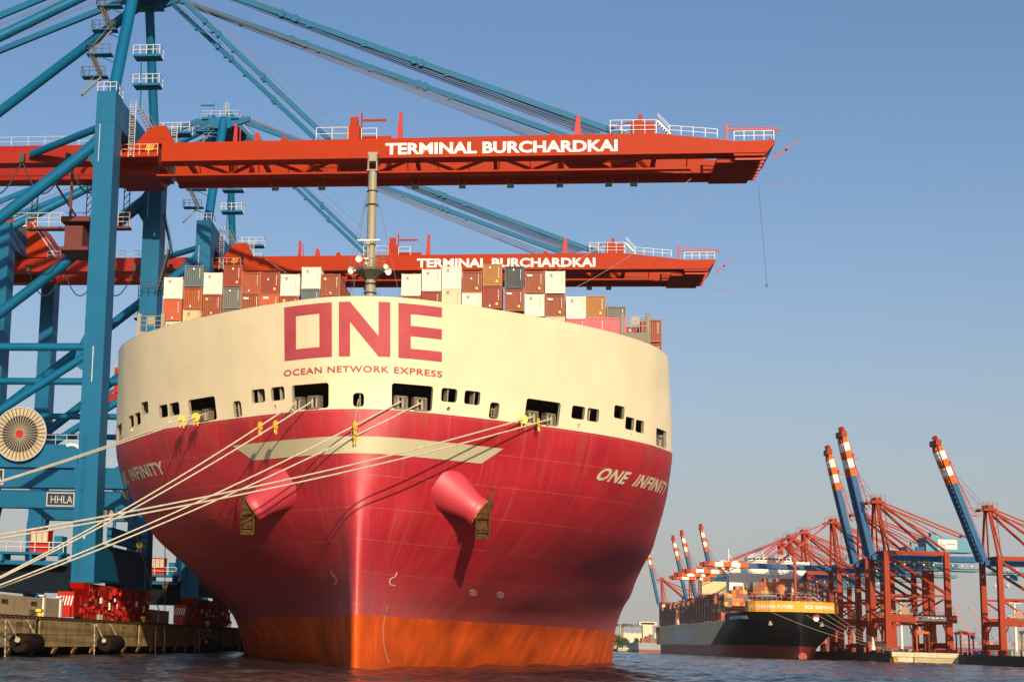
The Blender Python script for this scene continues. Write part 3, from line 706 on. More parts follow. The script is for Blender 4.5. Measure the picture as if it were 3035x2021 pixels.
def chain(name, p, q, parent, r=.1, nl=None, slack=0):
    p = Vector(p); q = Vector(q); L = (q-p).length; n = nl or max(4, int(L/.28)); m = MB(); d = (q-p)
    for i in range(n):
        a = p+d*(i/n); b = p+d*((i+1.25)/n)
        m.bar(a, b, r*(1.5 if i % 2 else .55), r*(.55 if i % 2 else 1.5))
    return m.obj(name, CHAIN, parent)
for k, (y0, y1, pos) in enumerate(((151.2, 157.2, 'left edge of the photo'), (183.8, 190.2, 'beside the teal crane leg'), (245.4, 252, 'nearest the ship'), (118, 124, 'left end'), (281, 287, 'behind the ship bow'))):
    f = thing('quay_fender', 'black cylindrical rubber fender hung on chains at the quay wall, '+pos, 'fender', (QX+.95, (y0+y1)/2, 1.35), group='rubber fenders along the quay')
    L = (y1-y0)/2
    m = MB(); n = 24; prof = [(-L, .25), (-L, .85), (-L+.15, .95), (L-.15, .95), (L, .85), (L, .25)]
    vs = [(r_*math.cos(2*math.pi*i/n), t, r_*math.sin(2*math.pi*i/n)) for t, r_ in prof for i in range(n)]
    m.add(vs, [(j*n+i, j*n+(i+1) % n, (j+1)*n+(i+1) % n, (j+1)*n+i) for j in range(5) for i in range(n)]); m.obj('roller', RUBBER, f, True)
    MB().tube((0, -L-.25, 0.3), (0, -L+.3, .3), .26, 12).obj('end_cap', CHAIN, f)
    MB().tube((0, L-.3, 0.3), (0, L+.25, .3), .2, 12).obj('end_cap', CHAIN, f)
    chain('chain', (-.8, -L-1.1, 2.2), (0, -L-.2, .35), f); chain('chain', (-.8, L-1.2, 2.3), (-.1, L-.4, .9), f); chain('chain', (-.86, -L-1.5, 2.2), (-.8, -L-1.3, -1.5), f)
for k, y in enumerate((214, 219.5)):
    o = chain('hanging_chain', (QX+.06, y, QZ-.2), (QX+.1, y+.3, -.1), None, .12)
    tag(o, ('single' if k == 0 else 'second')+' pale chain hanging straight down the quay wall between two fenders', 'chain', 'chains hanging down the quay wall')
def bollard(y, z=None, lab=''):
    b = thing('bollard', lab, 'bollard', (QX-.55, y, QZ+.1), group='yellow bollards on the quay edge')
    MB().tube((0, 0, 0), (0, 0, .1), .42, 16).tube((0, 0, .1), (0, 0, .65), .26, 16, .24).obj('post', YELL, b, True)
    m = MB(); m.prism([(-.55, .62), (.32, .55), (.36, .78), (.2, .92), (-.5, .9)], -.28, .28, 'x'); m.obj('hook_head', YELL, b)
bollard(162.6, lab='yellow bollard left of the crane, by the numbered concrete wall')
bollard(209.2, lab='yellow bollard in front of the red crane bogies')
bollard(253.3, lab='yellow bollard beside the far end of the quay, close to the ship')
bollard(133.6, lab='yellow bollard out of frame on the left holding four ropes')
bollard(85.3, lab='yellow bollard far out of frame on the left, nearest the camera')
b = thing('bollard', 'pair of grey steel mooring posts on the quay edge before the crane', 'bollard', (QX-.5, 186.6, QZ+.1))
for dy in (-.55, .55): MB().tube((0, dy, 0), (0, dy, .75), .28, 14).obj('post', mat('grey_post', (.25, .24, .19)), b, True)
# flood wall on the quay
FW = thing('flood_wall', 'grey brown concrete wall on the quay with louvres, a number and pale door posts', 'wall', (-53.2, 0, QZ))
def fseg(a, b, h=2.35): return MB().box(-.4, 0, a, b, -.1, h).obj('wall_section', CONC2, FW)
fseg(60, 118); fseg(118.1, 150); fseg(150.1, 172.3); fseg(173.1, 178.6)
for y in (172.4, 179): MB().box(-.3, .12, y, y+.75, -.1, 2.55).box(-.35, .2, y-.5, y+.9, 2.55, 2.7).obj('door_post', WHITEP, FW)
MB().box(-.25, .02, 173.1, 178.8, 0, 2.4).obj('gate_leaf', mat('grey_gate', (.42, .36, .26), .5), FW)
for y in (158.0, 168.0):
    m = MB()
    for k in range(4): m.box(0, .06, y, y+1.7, 1.45+k*.12, 1.52+k*.12)
    m.box(0, .1, y+1.7, y+2.0, 1.4, 1.95); m.obj('louvre', mat('dark_louvre', (.07, .055, .04)), FW)
tm = text_on('1004', 'number', mat('black_lettering', (.03, .025, .02)), FW, (.03, 167.7, .25), (0, 1, 0), (0, 0, 1), 2.2, .8, .03)
MB().box(0, .05, 150.6, 152.6, .2, 1.5).obj('hatch', RUSTC, FW)
FW2 = thing('flood_wall', 'shorter concrete wall section between the two groups of red crane bogies', 'wall', (-53.0, 0, QZ))
MB().box(-.4, 0, 222.5, 236, -.1, 2.2).obj('wall_section', CONC2, FW2)
MB().box(0, .1, 228.5, 229.0, 0, 2.3).obj('door_post', WHITEP, FW2)
m = MB()
for z in range(7): m.bar((.08, 224.0, .2+z*.3), (.08, 225.6, .2+z*.3), .06)
m.bar((.08, 224, 0), (.08, 224, 2.3), .08).bar((.08, 225.6, 0), (.08, 225.6, 2.3), .08); m.obj('ladder', GALV, FW2)

# ------------------------------------------------------------------ mooring lines with rat guards
sM = Matrix.Translation(SHIP.location) @ Matrix.Rotation(0.003, 4, 'Z')
def S2W(x, y, z): return sM @ Vector((x, y, z))
GUARD_D = MB().tube((0, -.04, 0), (0, .04, 0), .42, 20).mesh('guard_disc', YELL)
GUARD_W = MB().tube((-.18, 0, -.45), (-.18, 0, -.8), .07, 8).tube((.2, 0, -.5), (.2, 0, -.85), .07, 8).bar((-.18, 0, -.3), (-.18, 0, -.5), .03).bar((.2, 0, -.3), (.2, 0, -.5), .03).mesh('guard_weight', YELL)
def rope(label, p, q, sag, r=.07, m=None, guard=(2.4, None), glab=None, name='mooring_line', n=40, gface=None):
    p = Vector(p); q = Vector(q); pts = []
    for i in range(n+1):
        t = i/n; c = p.lerp(q, t); c.z -= sag*4*t*(1-t); pts.append(c)
    o = MB().path(pts, r, 8).obj(name, m or ROPEW, None, True); tag(o, label, 'rope', 'mooring lines of the ship')
    if glab:
        L = (q-p).length; t = guard[0]/L; c = p.lerp(q, t); c.z -= sag*4*t*(1-t)
        g = thing('rat_guard', glab, 'rat guard', c, group='yellow rat guards on the mooring lines')
        g.rotation_euler = (0, 0, guard[1] if guard[1] is not None else math.atan2(-(q-p).x, (q-p).y)*0.6)
        link('guard_disc', GUARD_D, g); link('guard_weight', GUARD_W, g)
def fl(x, z=24.15, off=.45): return S2W(x, hy(x, z)-off, z)
B1 = Vector((QX-.5, 133.6, QZ+.6)); B2 = Vector((QX-.5, 85.3, QZ+.6))
side = ('left', 'right')
for k, x in enumerate((-18.05, -16.45)):
    rope(side[k]+'most mooring line from the far left opening of the bow wall', fl(x), B2+Vector((0, .3*k, .1*k)), .5, glab='yellow round rat guard on the '+side[k]+' rope below the far left opening', guard=(2.0-.3*k, 0.0))
for k, x in enumerate((-6.2, -4.45)):
    rope('pale mooring line from the opening under the letter O, '+side[k]+' of two', fl(x), B1+Vector((0, .4*k-.2, .05*k)), .8, glab='yellow rat guard edge-on, '+side[k]+' of the pair under the opening below O', guard=(3.8+.1*k, 1.25))
for k, x in enumerate((3.75, 5.5)):
    rope('pale mooring line from the opening right of the stem, '+side[k]+' of two', fl(x), B1+Vector((.1, .5*k-.2, -.05-.05*k)), .9, glab='yellow rat guard, '+('upper' if k == 0 else 'lower')+' of two at the middle of the chevron', guard=(4.6+2.0*k, 1.2))
for k, x in enumerate((15.85, 17.55)):
    rope('long mooring line crossing the whole bow from the right opening, '+('upper' if k == 0 else 'lower')+' of two', fl(x), B2+Vector((.1, .5*k, -.1*k)), 1.4, glab='yellow rat guard on the '+('upper' if k == 0 else 'lower')+' rope from the far right opening', guard=(1.6+.4*k, .1 if k == 0 else 1.3))
rope('brown spring line running from the ship side down to the quay behind the bow', S2W(-31.4, 34, 22.5), (QX-.4, 220.5, QZ+.4), .9, .075, ROPEB, (21.2, 0.2), 'upper yellow rat guard on the brown line, in front of the blue crane leg')
rope('second brown line beside the first, from the ship side to the quay', S2W(-31.5, 60, 22.5), (QX-.4, 221.5, QZ+.4), .5, .06, ROPEB, (19.0, 0.2), 'lower yellow rat guard on the brown line, above the quay wall')
mb = MB(); 
for dx in (-.1, .1): mb.tube(S2W(-.1+dx*.3, hy(.1, 24)-.1, 24.3), S2W(-.55+dx, hy(.5, 21)-.9, 20.9), .02, 4)
tag(mb.obj('guard_lanyard', ROPEW), 'thin pale lanyards hanging from the small centre opening', 'rope')

# ------------------------------------------------------------------ containers on the ship's foremost bay
CCOL = {'white': (0.74, 0.70, 0.58), 'cream': (0.66, 0.56, 0.38), 'stained': (0.62, 0.47, 0.24), 'orange': (0.48, 0.085, 0.018), 'rust': (0.36, 0.070, 0.010),
        'brown': (0.29, 0.060, 0.014), 'maroon': (0.26, 0.026, 0.006), 'grey': (0.15, 0.15, 0.125), 'slate': (0.10, 0.135, 0.145), 'charcoal': (0.045, 0.055, 0.062), 'ochre': (0.36, 0.14, 0.018), 'pink': (0.55, 0.12, 0.15)}
CM = {k: mat('container_'+k+'_paint', c, .55, var=.12, scale=.8, streak=(.85 if k == 'stained' else .22 if k in ('brown', 'rust') else .10), streak_col=(.28, .10, .03) if k in ('white', 'cream', 'stained', 'orange') else (.50, .30, .20)) for k, c in CCOL.items()}
CW, CL, CH = 2.40, 12.1, 2.80
def corr(n, x0, x1, z0, z1, y, dep):
    m = MB(); vs = []; st = (x1-x0)/n
    xs = []
    for i in range(n): a = x0+i*st; xs += [(a, 0), (a+st*.28, 0), (a+st*.42, dep), (a+st*.86, dep)]
    xs.append((x1, 0))
    for x, d in xs: vs += [(x, y+d, z0), (x, y+d, z1)]
    m.add(vs, [(2*i, 2*i+2, 2*i+3, 2*i+1) for i in range(len(xs)-1)]); return m
fr = MB()
for x in (-CW/2, CW/2-.12): fr.box(x, x+.12, 0, .16, 0, CH-.06); fr.box(x, x+.12, CL-.16, CL, 0, CH-.06)
fr.box(-CW/2+.12, CW/2-.12, 0, .12, CH-.18, CH-.06); fr.box(-CW/2+.12, CW/2-.12, 0, .14, 0, .17)
for x in (-CW/2, CW/2-.06): fr.box(x, x+.06, .16, CL-.16, 0, .16); fr.box(x, x+.06, .16, CL-.16, CH-.16, CH-.06)
for x in (-CW/2-.01, CW/2-.17):
    for z in (-.03, CH-.15): fr.box(x, x+.18, -.02, .17, z, z+.14)
FRM = fr.mesh('frame', CM['white'])
E1 = corr(12, -CW/2+.12, CW/2-.12, .17, CH-.18, .04, .05).mesh('end_wall', CM['white']); E2 = corr(8, -CW/2+.12, CW/2-.12, .17, CH-.18, .02, .17).mesh('end_wall', CM['white'])
sw = MB()
for sx in (-1, 1):
    xs = []; n = 30; st = (CL-.32)/n
    for i in range(n): a = .16+i*st; xs += [(a, 0), (a+st*.3, 0), (a+st*.45, .035), (a+st*.85, .035)]
    xs.append((CL-.16, 0)); vs = []
    for y, d in xs: vs += [(sx*(CW/2-.02-d), y, .16), (sx*(CW/2-.02-d), y, CH-.16)]
    sw.add(vs, [(2*i, 2*i+2, 2*i+3, 2*i+1) for i in range(len(xs)-1)])
SWL = sw.mesh('side_wall', CM['white']); RFM = MB().box(-CW/2+.05, CW/2-.05, .05, CL-.05, CH-.12, CH-.07).box(-CW/2+.05, CW/2-.05, .1, CL-.05, .02, .10).mesh('roof', CM['white'])
cs = MB()
for k in range(9):
    z = 2.25-k*.15
    cs.box(.72, .72+(.07 if k % 4 != 3 else .05), -.015, .03, z, z+.11)
CODE = cs.mesh('code_lettering', WHITEP); CODED = cs.mesh('code_lettering', mat('tan_lettering', (.42, .30, .14)))
lb = MB().box(.42, .70, -.015, .03, .42, .74).mesh('yellow_label', YELL); lb2 = MB().box(-.85, -.55, -.015, .03, 2.0, 2.3).mesh('yellow_label', YELL)
dot = MB().prism([(-.12, 0), (.12, 0), (.04, .26), (-.04, .26)], -.015, .03).mesh('small_sticker', WHITEP)
lg = MB(); LGC = mat('purple_logo', (.16, .03, .09))
lg.box(-.62, -.60, -.018, .03, 2.05, 2.38).box(-.32, -.30, -.018, .03, 2.05, 2.38).box(-.62, -.30, -.018, .03, 2.05, 2.07).box(-.62, -.3, -.018, .03, 2.31, 2.38).box(-.49, -.43, -.018, .03, 2.1, 2.31)
LOGO = lg.mesh('t_logo', LGC)
tm, _ = text_mesh('tex', .045)
for v in tm.vertices: v.co = (-.95+.72*v.co.x, -.02, 2.08+.30*v.co.y)
tm.materials.clear(); tm.materials.append(WHITEP)
PLQ = MB().box(-.85, -.2, -.015, .03, 2.12, 2.36).mesh('white_plaque', WHITEP)
def use(o, m):
    if len(o.material_slots): o.material_slots[0].link = 'OBJECT'; o.material_slots[0].material = m
def container(col, x, z, y, label, extra='', loc_parent=None):
    t = thing('shipping_container', label, 'container', (x, y, z), 0.003, 'containers stacked behind the bow wall')
    m = CM[col]
    for nm, me in (('frame', FRM), ('end_wall', E1 if col in ('white', 'cream', 'maroon', 'orange', 'stained', 'pink', 'ochre') else E2), ('side_wall', SWL), ('roof', RFM)): use(link(nm, me, t), m)
    if col in ('white', 'cream', 'stained'): link('t_logo', LOGO, t); link('code_lettering', CODED, t)
    else: link('code_lettering', CODE, t)
    if 't' in extra: link('tex_lettering', tm, t)
    if 'y' in extra: link('yellow_label', lb, t)
    if 'u' in extra: link('yellow_label', lb2, t)
    if 'p' in extra: link('white_plaque', PLQ, t)
    if 'd' in extra: link('small_sticker', dot, t, (random.choice((-.3, 0, -.1)), 0, random.choice((.25, 1.7, 2.2))))
    return t
K = 1.0187; YC = 191.0
ROWS = [('left group', [
 (-43.3, [('white', 43.74, '', 'outermost white container, top of the leftmost stack by the lashing tower'), ('orange', 40.97, 'd', 'bright orange container under the outermost white one, leftmost stack'), ('cream', 38.15, '', 'cream container just showing over the wall under the leftmost orange one'), ('brown', 35.4, '', 'brown container at the bottom of the leftmost stack, mostly hidden')]),
 (-40.75, [('slate', 45.26, 'd', 'slate grey container topping the second stack from the left'), ('rust', 42.42, 'd', 'rust brown container between a slate and a stained cream one'), ('stained', 39.59, '', 'rust-stained cream container low in the second stack from the left'), ('brown', 36.8, '', 'hidden brown container under the rust-stained cream one')]),
 (-38.28, [('white', 44.31, '', 'white container topping the third stack from the left'), ('brown', 41.55, 'ud', 'brown container with a yellow label below the third white top'), ('maroon', 38.8, '', 'maroon container mostly hidden in the third stack from the left')]),
 (-35.8, [('maroon', 45.25, 'dy', 'tallest maroon container of the left group, fourth stack'), ('grey', 42.46, 'd', 'grey green container under the tallest maroon one'), ('grey', 39.65, '', 'lower grey green container cut off by the bow wall, fourth stack')]),
 (-33.45, [('rust', 44.37, 'd', 'scratched rust coloured container topping the fifth stack'), ('brown', 41.62, 't', 'brown container lettered tex half hidden by the bow wall, left group')]),
 (-31.05, [('maroon', 44.36, 'dy', 'maroon container with yellow label topping the sixth stack from left'), ('orange', 41.62, 'p', 'orange container with a white plaque cut off by the wall')]),
 (-28.6, [('white', 44.07, '', 'white container topping the seventh stack from the left'), ('brown', 41.33, 'u', 'brown container with yellow label under the seventh white top')]),
 (-25.98, [('white', 44.96, '', 'highest white container of the left group, eighth stack'), ('slate', 42.19, '', 'slate container under the highest white one of the left group')]),
 (-23.55, [('brown', 44.06, 'ud', 'long brown container at the right end of the left group, side visible'), ('rust', 41.3, '', 'brown sliver of container at the right end of the left group')])]),
 ('right group', [
 (-13.65, [('white', 44.04, '', 'first white container right of the mast, top of its stack'), ('brown', 41.34, '', 'brown container barely showing under the first white right of mast')]),
 (-11.18, [('white', 44.62, '', 'second white container right of the mast'), ('maroon', 41.90, 'd', 'maroon container under the second white one right of the mast')]),
 (-8.73, [('white', 44.94, '', 'third white container right of the mast, highest of the three'), ('cream', 42.22, '', 'cream container under the third white one right of the mast')]),
 (-6.26, [('brown', 44.37, 'dy', 'brown container with yellow label topping the fourth stack right of mast'), ('white', 41.66, '', 'white container half hidden under a brown one, fourth right of mast')]),
 (-3.82, [('ochre', 45.24, 'dy', 'ochre container, the highest right of the mast'), ('maroon', 42.45, 'dy', 'maroon container directly under the ochre one')]),
 (-1.18, [('charcoal', 44.95, 'd', 'charcoal container with patched door, sixth stack right of the mast'), ('brown', 42.13, 'ty', 'streaky brown container lettered tex under the charcoal one')]),
 (1.25, [('brown', 44.35, 'ty', 'brown container lettered tex topping the seventh stack right of mast'), ('white', 41.49, '', 'white container under the topmost brown tex one')]),
 (3.7, [('white', 44.31, '', 'white container topping the eighth stack, last tall one on the right'), ('brown', 41.41, 'ty', 'rusty brown tex container under the last tall white one'), ('cream', 38.7, '', 'cream container edge above the wall in the eighth right stack')]),
 (6.17, [('white', 41.18, '', 'white container topping the lower right part of the stack'), ('pink', 38.50, '', 'pink container under the lower white one on the right')]),
 (8.5, [('ochre', 41.28, 'y', 'ochre container between the lower white and the grey one'), ('pink', 38.6, '', 'middle pink container cut off by the bow wall')]),
 (10.9, [('grey', 41.25, 'd', 'dark grey container topping the right end of the lower stacks'), ('pink', 38.6, '', 'rightmost pink container at the bow wall edge')]),
 (12.55, [('maroon', 38.67, 'd', 'maroon container left of the grey lashing tower at the right')]),
 (15.0, [('brown', 38.36, '', 'brown container behind the right lashing tower'), ('brown', 35.5, 'y', 'lower brown container behind the right lashing tower')])])]
for g, cols in ROWS:
    for x, st in cols:
        for c, z, ex, lab in st:
            xx = x*K; dy = 0.0
            if g == 'right group' and c in ('grey', 'maroon') and x > 10: dy = 6.0; xx = x*(YC+dy)/187.5
            container(c, xx, 2.6+(z-2.6)*K, YC+dy, lab, ex)

# ------------------------------------------------------------------ teal quay cranes with orange-red booms
def stair(mb, p, q, wd=.9, n=None):
    p = Vector(p); q = Vector(q); d = q-p; n = n or max(4, int(abs(d.z)/.27)); h = Vector((d.x, d.y, 0)).normalized(); sd_ = Vector((-h.y, h.x, 0))*wd/2
    for i in range(n):
        c = p+d*((i+.5)/n); mb.bar(c-sd_, c+sd_, .26, .05)
    for s in (-1, 1): mb.bar(p+sd_*s, q+sd_*s, .05, .22); mb.bar(p+sd_*s+Vector((0, 0, 1)), q+sd_*s+Vector((0, 0, 1)), .05)
    return mb
def crane(label, loc, group=None, gate=None):
    C = thing('quay_crane', label, 'crane', loc, 0, 'teal quay cranes with orange-red booms')
    zl = lambda z: z-3.85
    LEG = 67.4; W = -35.0
    # waterside and landside legs
    for x in (0, W):
        for y in (-13.5, 13.5):
            m = MB(); m.prism([(x-1.45, 4.7), (x+1.5, 4.7), (x+1.3, 18), (x+1.25, LEG), (x-1.25, LEG), (x-1.28, 63.4), (x-1.32, 19), (x-1.5, 18)], y-1.75, y+1.75)
            lg_ = m.obj('leg', TEAL, C)
            j = MB(); j.box(x-1.30, x+1.29, y-1.79, y+1.79, 63.3, 63.42).box(x-1.5, x+1.5, y-1.8, y+1.8, 12.0, 12.1); j.obj('flange', TEAL, lg_)
            if x == 0:
                p = MB(); p.tube((-.75, y-1.95, 5.3), (-.62, y-1.95, 23), .07, 8).tube((-.45, y-1.95, 5.3), (-.32, y-1.95, 23), .05, 8)
                for z in (8, 12, 16, 20): p.box(-.85, -.3, y-2.02, y-1.74, z, z+.12)
                p.obj('pipe', TEAL, lg_)
                p = MB(); p.box(-.1, .12, y-1.80, y-1.74, 10.0, 10.5).box(-.12, .0, y-1.80, y-1.74, 29.5, 34).box(-.7, -.62, y-1.8, y-1.74, 58, 63); p.obj('cleat', GALV, lg_)
    # sill beams and upper cross beams along the rails
    for x in (0, W):
        MB().box(x-1.2, x+1.2, -11.75, 11.75, 5.2, 9.6).obj('sill_beam', TEAL, C)
        MB().box(x-1.0, x+1.15, -11.75, 11.75, 63.5, LEG-.1).obj('upper_cross_beam', TEAL, C)
    # portal beams, ties and diagonals of both side frames
    for y in (-13.5, 13.5):
        m = MB(); m.box(W+1.3, -1.5, y-1.3, y+1.3, 18.75, 21.65); pb = m.obj('portal_beam', TEAL, C)
        MB().prism([(-1.3, 18.75), (-1.3, 15.5), (-1.9, 18.75)], y-1.2, y+1.2).prism([(W+1.3, 18.75), (W+1.9, 18.75), (W+1.3, 15.5)], y-1.2, y+1.2).obj('gusset', TEAL, pb)
        MB().rail((-13, y-1.2, 21.65), (-1.6, y-1.2, 21.65), 1.2, 8).obj('handrail', GALV, pb)
        for nm, p, q, r_ in (('tie', (-1.3, y, 34.2), (W+1.3, y, 34.2), .52), ('diagonal', (-1.1, y, 61.2), (W+1, y, 35.2), .78), ('diagonal', (-1.3, y, 33.2), (-17.5, y, 22.6), .52), ('diagonal', (W+1.3, y, 33.2), (-17.5, y, 22.6), .52), ('diagonal', (-1.2, y, 33.6), (W+1, y, 6.5), .0)):
            if r_ > 0: MB().tube(p, q, r_, 16).obj(nm, TEAL, C, True)
        g = MB()
        g.prism([(-1.25, 62.8), (-1.25, 57.0), (-2.6, 59.2), (-3.6, 60.4), (-2.2, 61.6)], y-.15, y+.15); g.prism([(-1.25, 36.6), (-1.25, 30.8), (-3.0, 32.0), (-2.6, 34.2), (-2.0, 35.4)], y-.15, y+.15)
        g.obj('gusset_plate', TEAL, C)
        MB().tube((-1.2, y, 63.1), (-12.6, y*.45, 62.0), .5, 14).obj('strut', TEAL, C, True)
        # HHLA sign on the portal beam
        sg_ = MB(); x0 = -24.8; yy = y-1.34
        MB().box(x0, x0+4.78, yy+.01, y-1.3, 19.05, 21.35).obj('sign_panel', mat('dark_navy_sign', (.01, .02, .05)), pb)
        sg_.box(x0, x0+.18, yy, yy+.03, 19.05, 21.35).box(x0+.18, x0+4.6, yy, yy+.03, 21.17, 21.35).box(x0+.18, x0+4.6, yy, yy+.03, 19.05, 19.23); sg_.box(x0+4.6, x0+4.78, yy, yy+.03, 19.05, 21.35); sg_.obj('sign_border', GALV, pb)
        text_on('HHLA', 'letter', GALV, pb, (x0+.75, yy-.0, 19.6), (1, 0, 0), (0, 0, 1), 3.7, 1.2, .0)
    for x in (0, W): MB().tube((x, -13.5, 34.2), (x, 13.5, 34.2), .4, 12).obj('tie', TEAL, C, True) if x == W else None
    # pylons and apex
    AP = 88.6
    MB().tube((.2, -13.2, LEG-.3), (.7, -5, AP), .78, 20).obj('pylon', TEAL, C, True)
    MB().tube((-.2, 13.2, LEG-.3), (-.2, 5, AP), .66, 20).obj('pylon', TEAL, C, True)
    m = MB(); m.box(-3.2, 3.4, -5.6, 5.6, AP-.2, AP+.1); m.box(-2.0, 2.0, -5.6, -4.2, AP-1.9, AP-.2).box(-2, 2, 4.2, 5.6, AP-1.9, AP-.2).box(-.9, .9, -4.2, 4.2, AP-1.4, AP-.2)
    m.prism([(1.8, AP-.2), (5.4, AP+.3), (5.4, AP-.5), (2.0, AP-1.6)], -5.2, -4.6).prism([(1.8, AP-.2), (5.4, AP+.3), (5.4, AP-.5), (2.0, AP-1.6)], 4.6, 5.2)
    m.prism([(-1.8, AP-.2), (-4.6, AP), (-4.6, AP-.6), (-2.0, AP-1.6)], -5.2, -4.6).prism([(-1.8, AP-.2), (-4.6, AP), (-4.6, AP-.6), (-2, AP-1.6)], 4.6, 5.2)
    ap = m.obj('apex_frame', TEAL, C)
    m = MB(); m.rail((-3.2, -5.6, AP+.1), (3.4, -5.6, AP+.1), 1.2).rail((3.4, -5.6, AP+.1), (3.4, 5.6, AP+.1), 1.2).rail((-3.2, -5.6, AP+.1), (-3.2, 5.6, AP+.1), 1.2).rail((-3.2, 5.6, AP+.1), (3.4, 5.6, AP+.1), 1.2)
    for z in range(8): m.ring((.9, -4.2, AP+.3+z*.42), .42, .03, 'z', 10, 4)
    for t in (0, 90, 180, 270): m.bar((.9+.42*math.cos(R(t)), -4.2+.42*math.sin(R(t)), AP-1.5), (.9+.42*math.cos(R(t)), -4.2+.42*math.sin(R(t)), AP+3.3), .05)
    m.obj('handrail', GALV, ap)
    m = MB()
    for y in (-4, -1.5, 1.5, 4): m.tube((1.5, y-.15, AP+.9), (1.5, y+.15, AP+.9), .8, 18)
    m.box(1.2, 1.8, -4.6, 4.6, AP+.1, AP+.5); m.box(-2.6, -1.5, -3, 0, AP+.1, AP+1.5); m.obj('sheave_set', TEAL, ap)
    MB().bar((-1.2, -4.8, AP+.1), (-1.2, -4.8, AP+3.6), .08).bar((-1.2, -4.8, AP+2.6), (-3.6, -4.8, AP+2.6), .3, .2).obj('antenna', TEAL, ap)
    MB().box(-2.6, .1, -6.6, -5.6, AP-3.2, AP-3.0).obj('catwalk', TEAL, ap)
    # back stays
    for s in (-1, 1):
        MB().tube((-1, s*4.8, AP-.8), (W, s*13.3, LEG-.8), .72, 18).obj('back_stay_tube', TEAL, C, True)
        m = MB(); m.bar((-3.6, s*5, AP-.2), (-64, s*4.3, 64.4), .45, .85); m.obj('back_stay_bar', TEAL, C)
    m = MB()
    for y in (-2.5, -2, 2, 2.5): m.tube((-2, y, AP+.6), (-60, y, 66), .045, 5)
    m.obj('wire_rope', ROPEG, C)
    # fore stays: pinned flat links
    for s in (-1, 1):
        y = -4.2 if s < 0 else 4.4
        for (p, q, w_, pins) in (((4.0, s*4.8, AP-.4), (66.0, y, 64.0), .75, (.27, .30, .56, .575)), ((3.4, s*4.8, AP-1.1), (27.6, y, 64.0), .6, (.28, .36, .62))):
            p = Vector(p); q = Vector(q); m = MB(); m.bar(p, q, .12, w_).bar(p+Vector((0, .32, 0)), q+Vector((0, .32, 0)), .12, w_); fs_ = m.obj('fore_stay', TEAL, C)
            for t in pins:
                c = p.lerp(q, t); MB().tube(c+Vector((0, -.25, 0)), c+Vector((0, .6, 0)), w_*.72, 16).obj('link_pin', TEAL, fs_)
            m = MB()
            for t in (.15, .33, .45, .63): c = p.lerp(q, t); m.cbox(c-Vector((0, -.1, w_*.6)), (.6, .5, .3))
            m.obj('clamp', TEAL, fs_)
    m = MB()
    for k in range(5):
        for y in (-3.2, -2.6): m.tube((3.5, y, AP+1.2-.25*k), (63.5-k*.5, y+.1, 64.9-.14*k), .05, 4, caps=False)
    for k in range(3):
        for y in (2.2, 2.9): m.tube((3.5, y, AP-.6-.3*k), (61-k, y, 64.2-.1*k), .05, 4, caps=False)
    m.tube((3, -3.8, AP-.2), (28.6, -4.2, 64.4), .045, 5).tube((3, 3.8, AP-.2), (28.6, 4.2, 64.4), .045, 5).tube((3.4, -3.3, AP+.2), (30.5, -3.8, 64.4), .045, 5)
    m.obj('hoist_rope', ROPEG, C)
    # boom: two box girders, tapered towards the tip
    for s, y0 in ((-1, -5.5), (1, 3.1)):
        m = MB(); m.prism([(5.2, 61.0), (83.4, 61.0), (83.4, 62.55), (79.8, 62.5), (69.6, 63.75), (5.2, 63.5)], y0, y0+2.3); bg_ = m.obj('boom_girder', ORNG, C)
        m = MB(); m.box(5.2, 83.5, y0-.06, y0+2.36, 60.94, 61.04); m.obj('girder_flange', ORNG, bg_)
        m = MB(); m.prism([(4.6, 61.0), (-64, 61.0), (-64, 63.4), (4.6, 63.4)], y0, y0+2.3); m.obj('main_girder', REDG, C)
        m = MB(); m.prism([(4.0, 63.4), (1.8, 63.4), (1.0, 62.6), (4, 62.4)], y0-.1, y0+2.4); m.prism([(1.5, 63.45), (3.0, 65.4), (3.6, 66.0), (5.6, 66.0), (6.8, 63.5)], y0+.3, y0+2.0); m.obj('hinge_block', ORNG, C)
    text_on('TERMINAL BURCHARDKAI', 'letter', WHITEP, C, (35.2, -5.54, 61.45), (1, 0, 0.0), (0, 0, 1), 29.9, 1.50, .035, 1.0)
    m = MB(); x = 8.0; k = 0
    xs_ = []
    while x < 80: xs_.append(x); x += 10.3
    for i, x in enumerate(xs_): m.box(x, x+.5, -3.2, 3.1, 61.4, 62.0)
    for a, b in zip(xs_, xs_[1:]):
        m.bar((a+.3, -3.2, 61.7), ((a+b)/2, 3.1, 61.7), .35); m.bar(((a+b)/2, 3.1, 61.7), (b+.2, -3.2, 61.7), .35)
    m.obj('cross_brace', ORNG, C)
    for x in (28.5, 58.0): MB().prism([(x, -3.2), (x+6, -3.2), (x+4, 3.1), (x+2, 3.1)], 61.0, 61.5, 'z').obj('gusset_deck', ORNG, C)
    m = MB(); m.box(4, 74.5, -2.9, -2.0, 59.7, 59.95); 
    for i in range(18): m.bar((6+i*4.0, -2.4, 59.9), (6+i*4.0, -3.3, 61.1), .12)
    m.obj('trolley_walkway', ORNG, C)
    m = MB(); m.box(5.2, 80, 5.4, 6.3, 60.6, 60.75).box(5.2, 80, 5.4, 5.5, 60.7, 61.2); 
    for i in range(19): m.bar((6+i*4.0, 6.2, 60.7), (6+i*4.0, 5.4, 61.2), .1)
    m.obj('outer_walkway', ORNG, C)
    m = MB(); m.rail((5.2, 6.2, 60.75), (80, 6.2, 60.75), 1.1, 28); m.obj('handrail', ORNG, C)
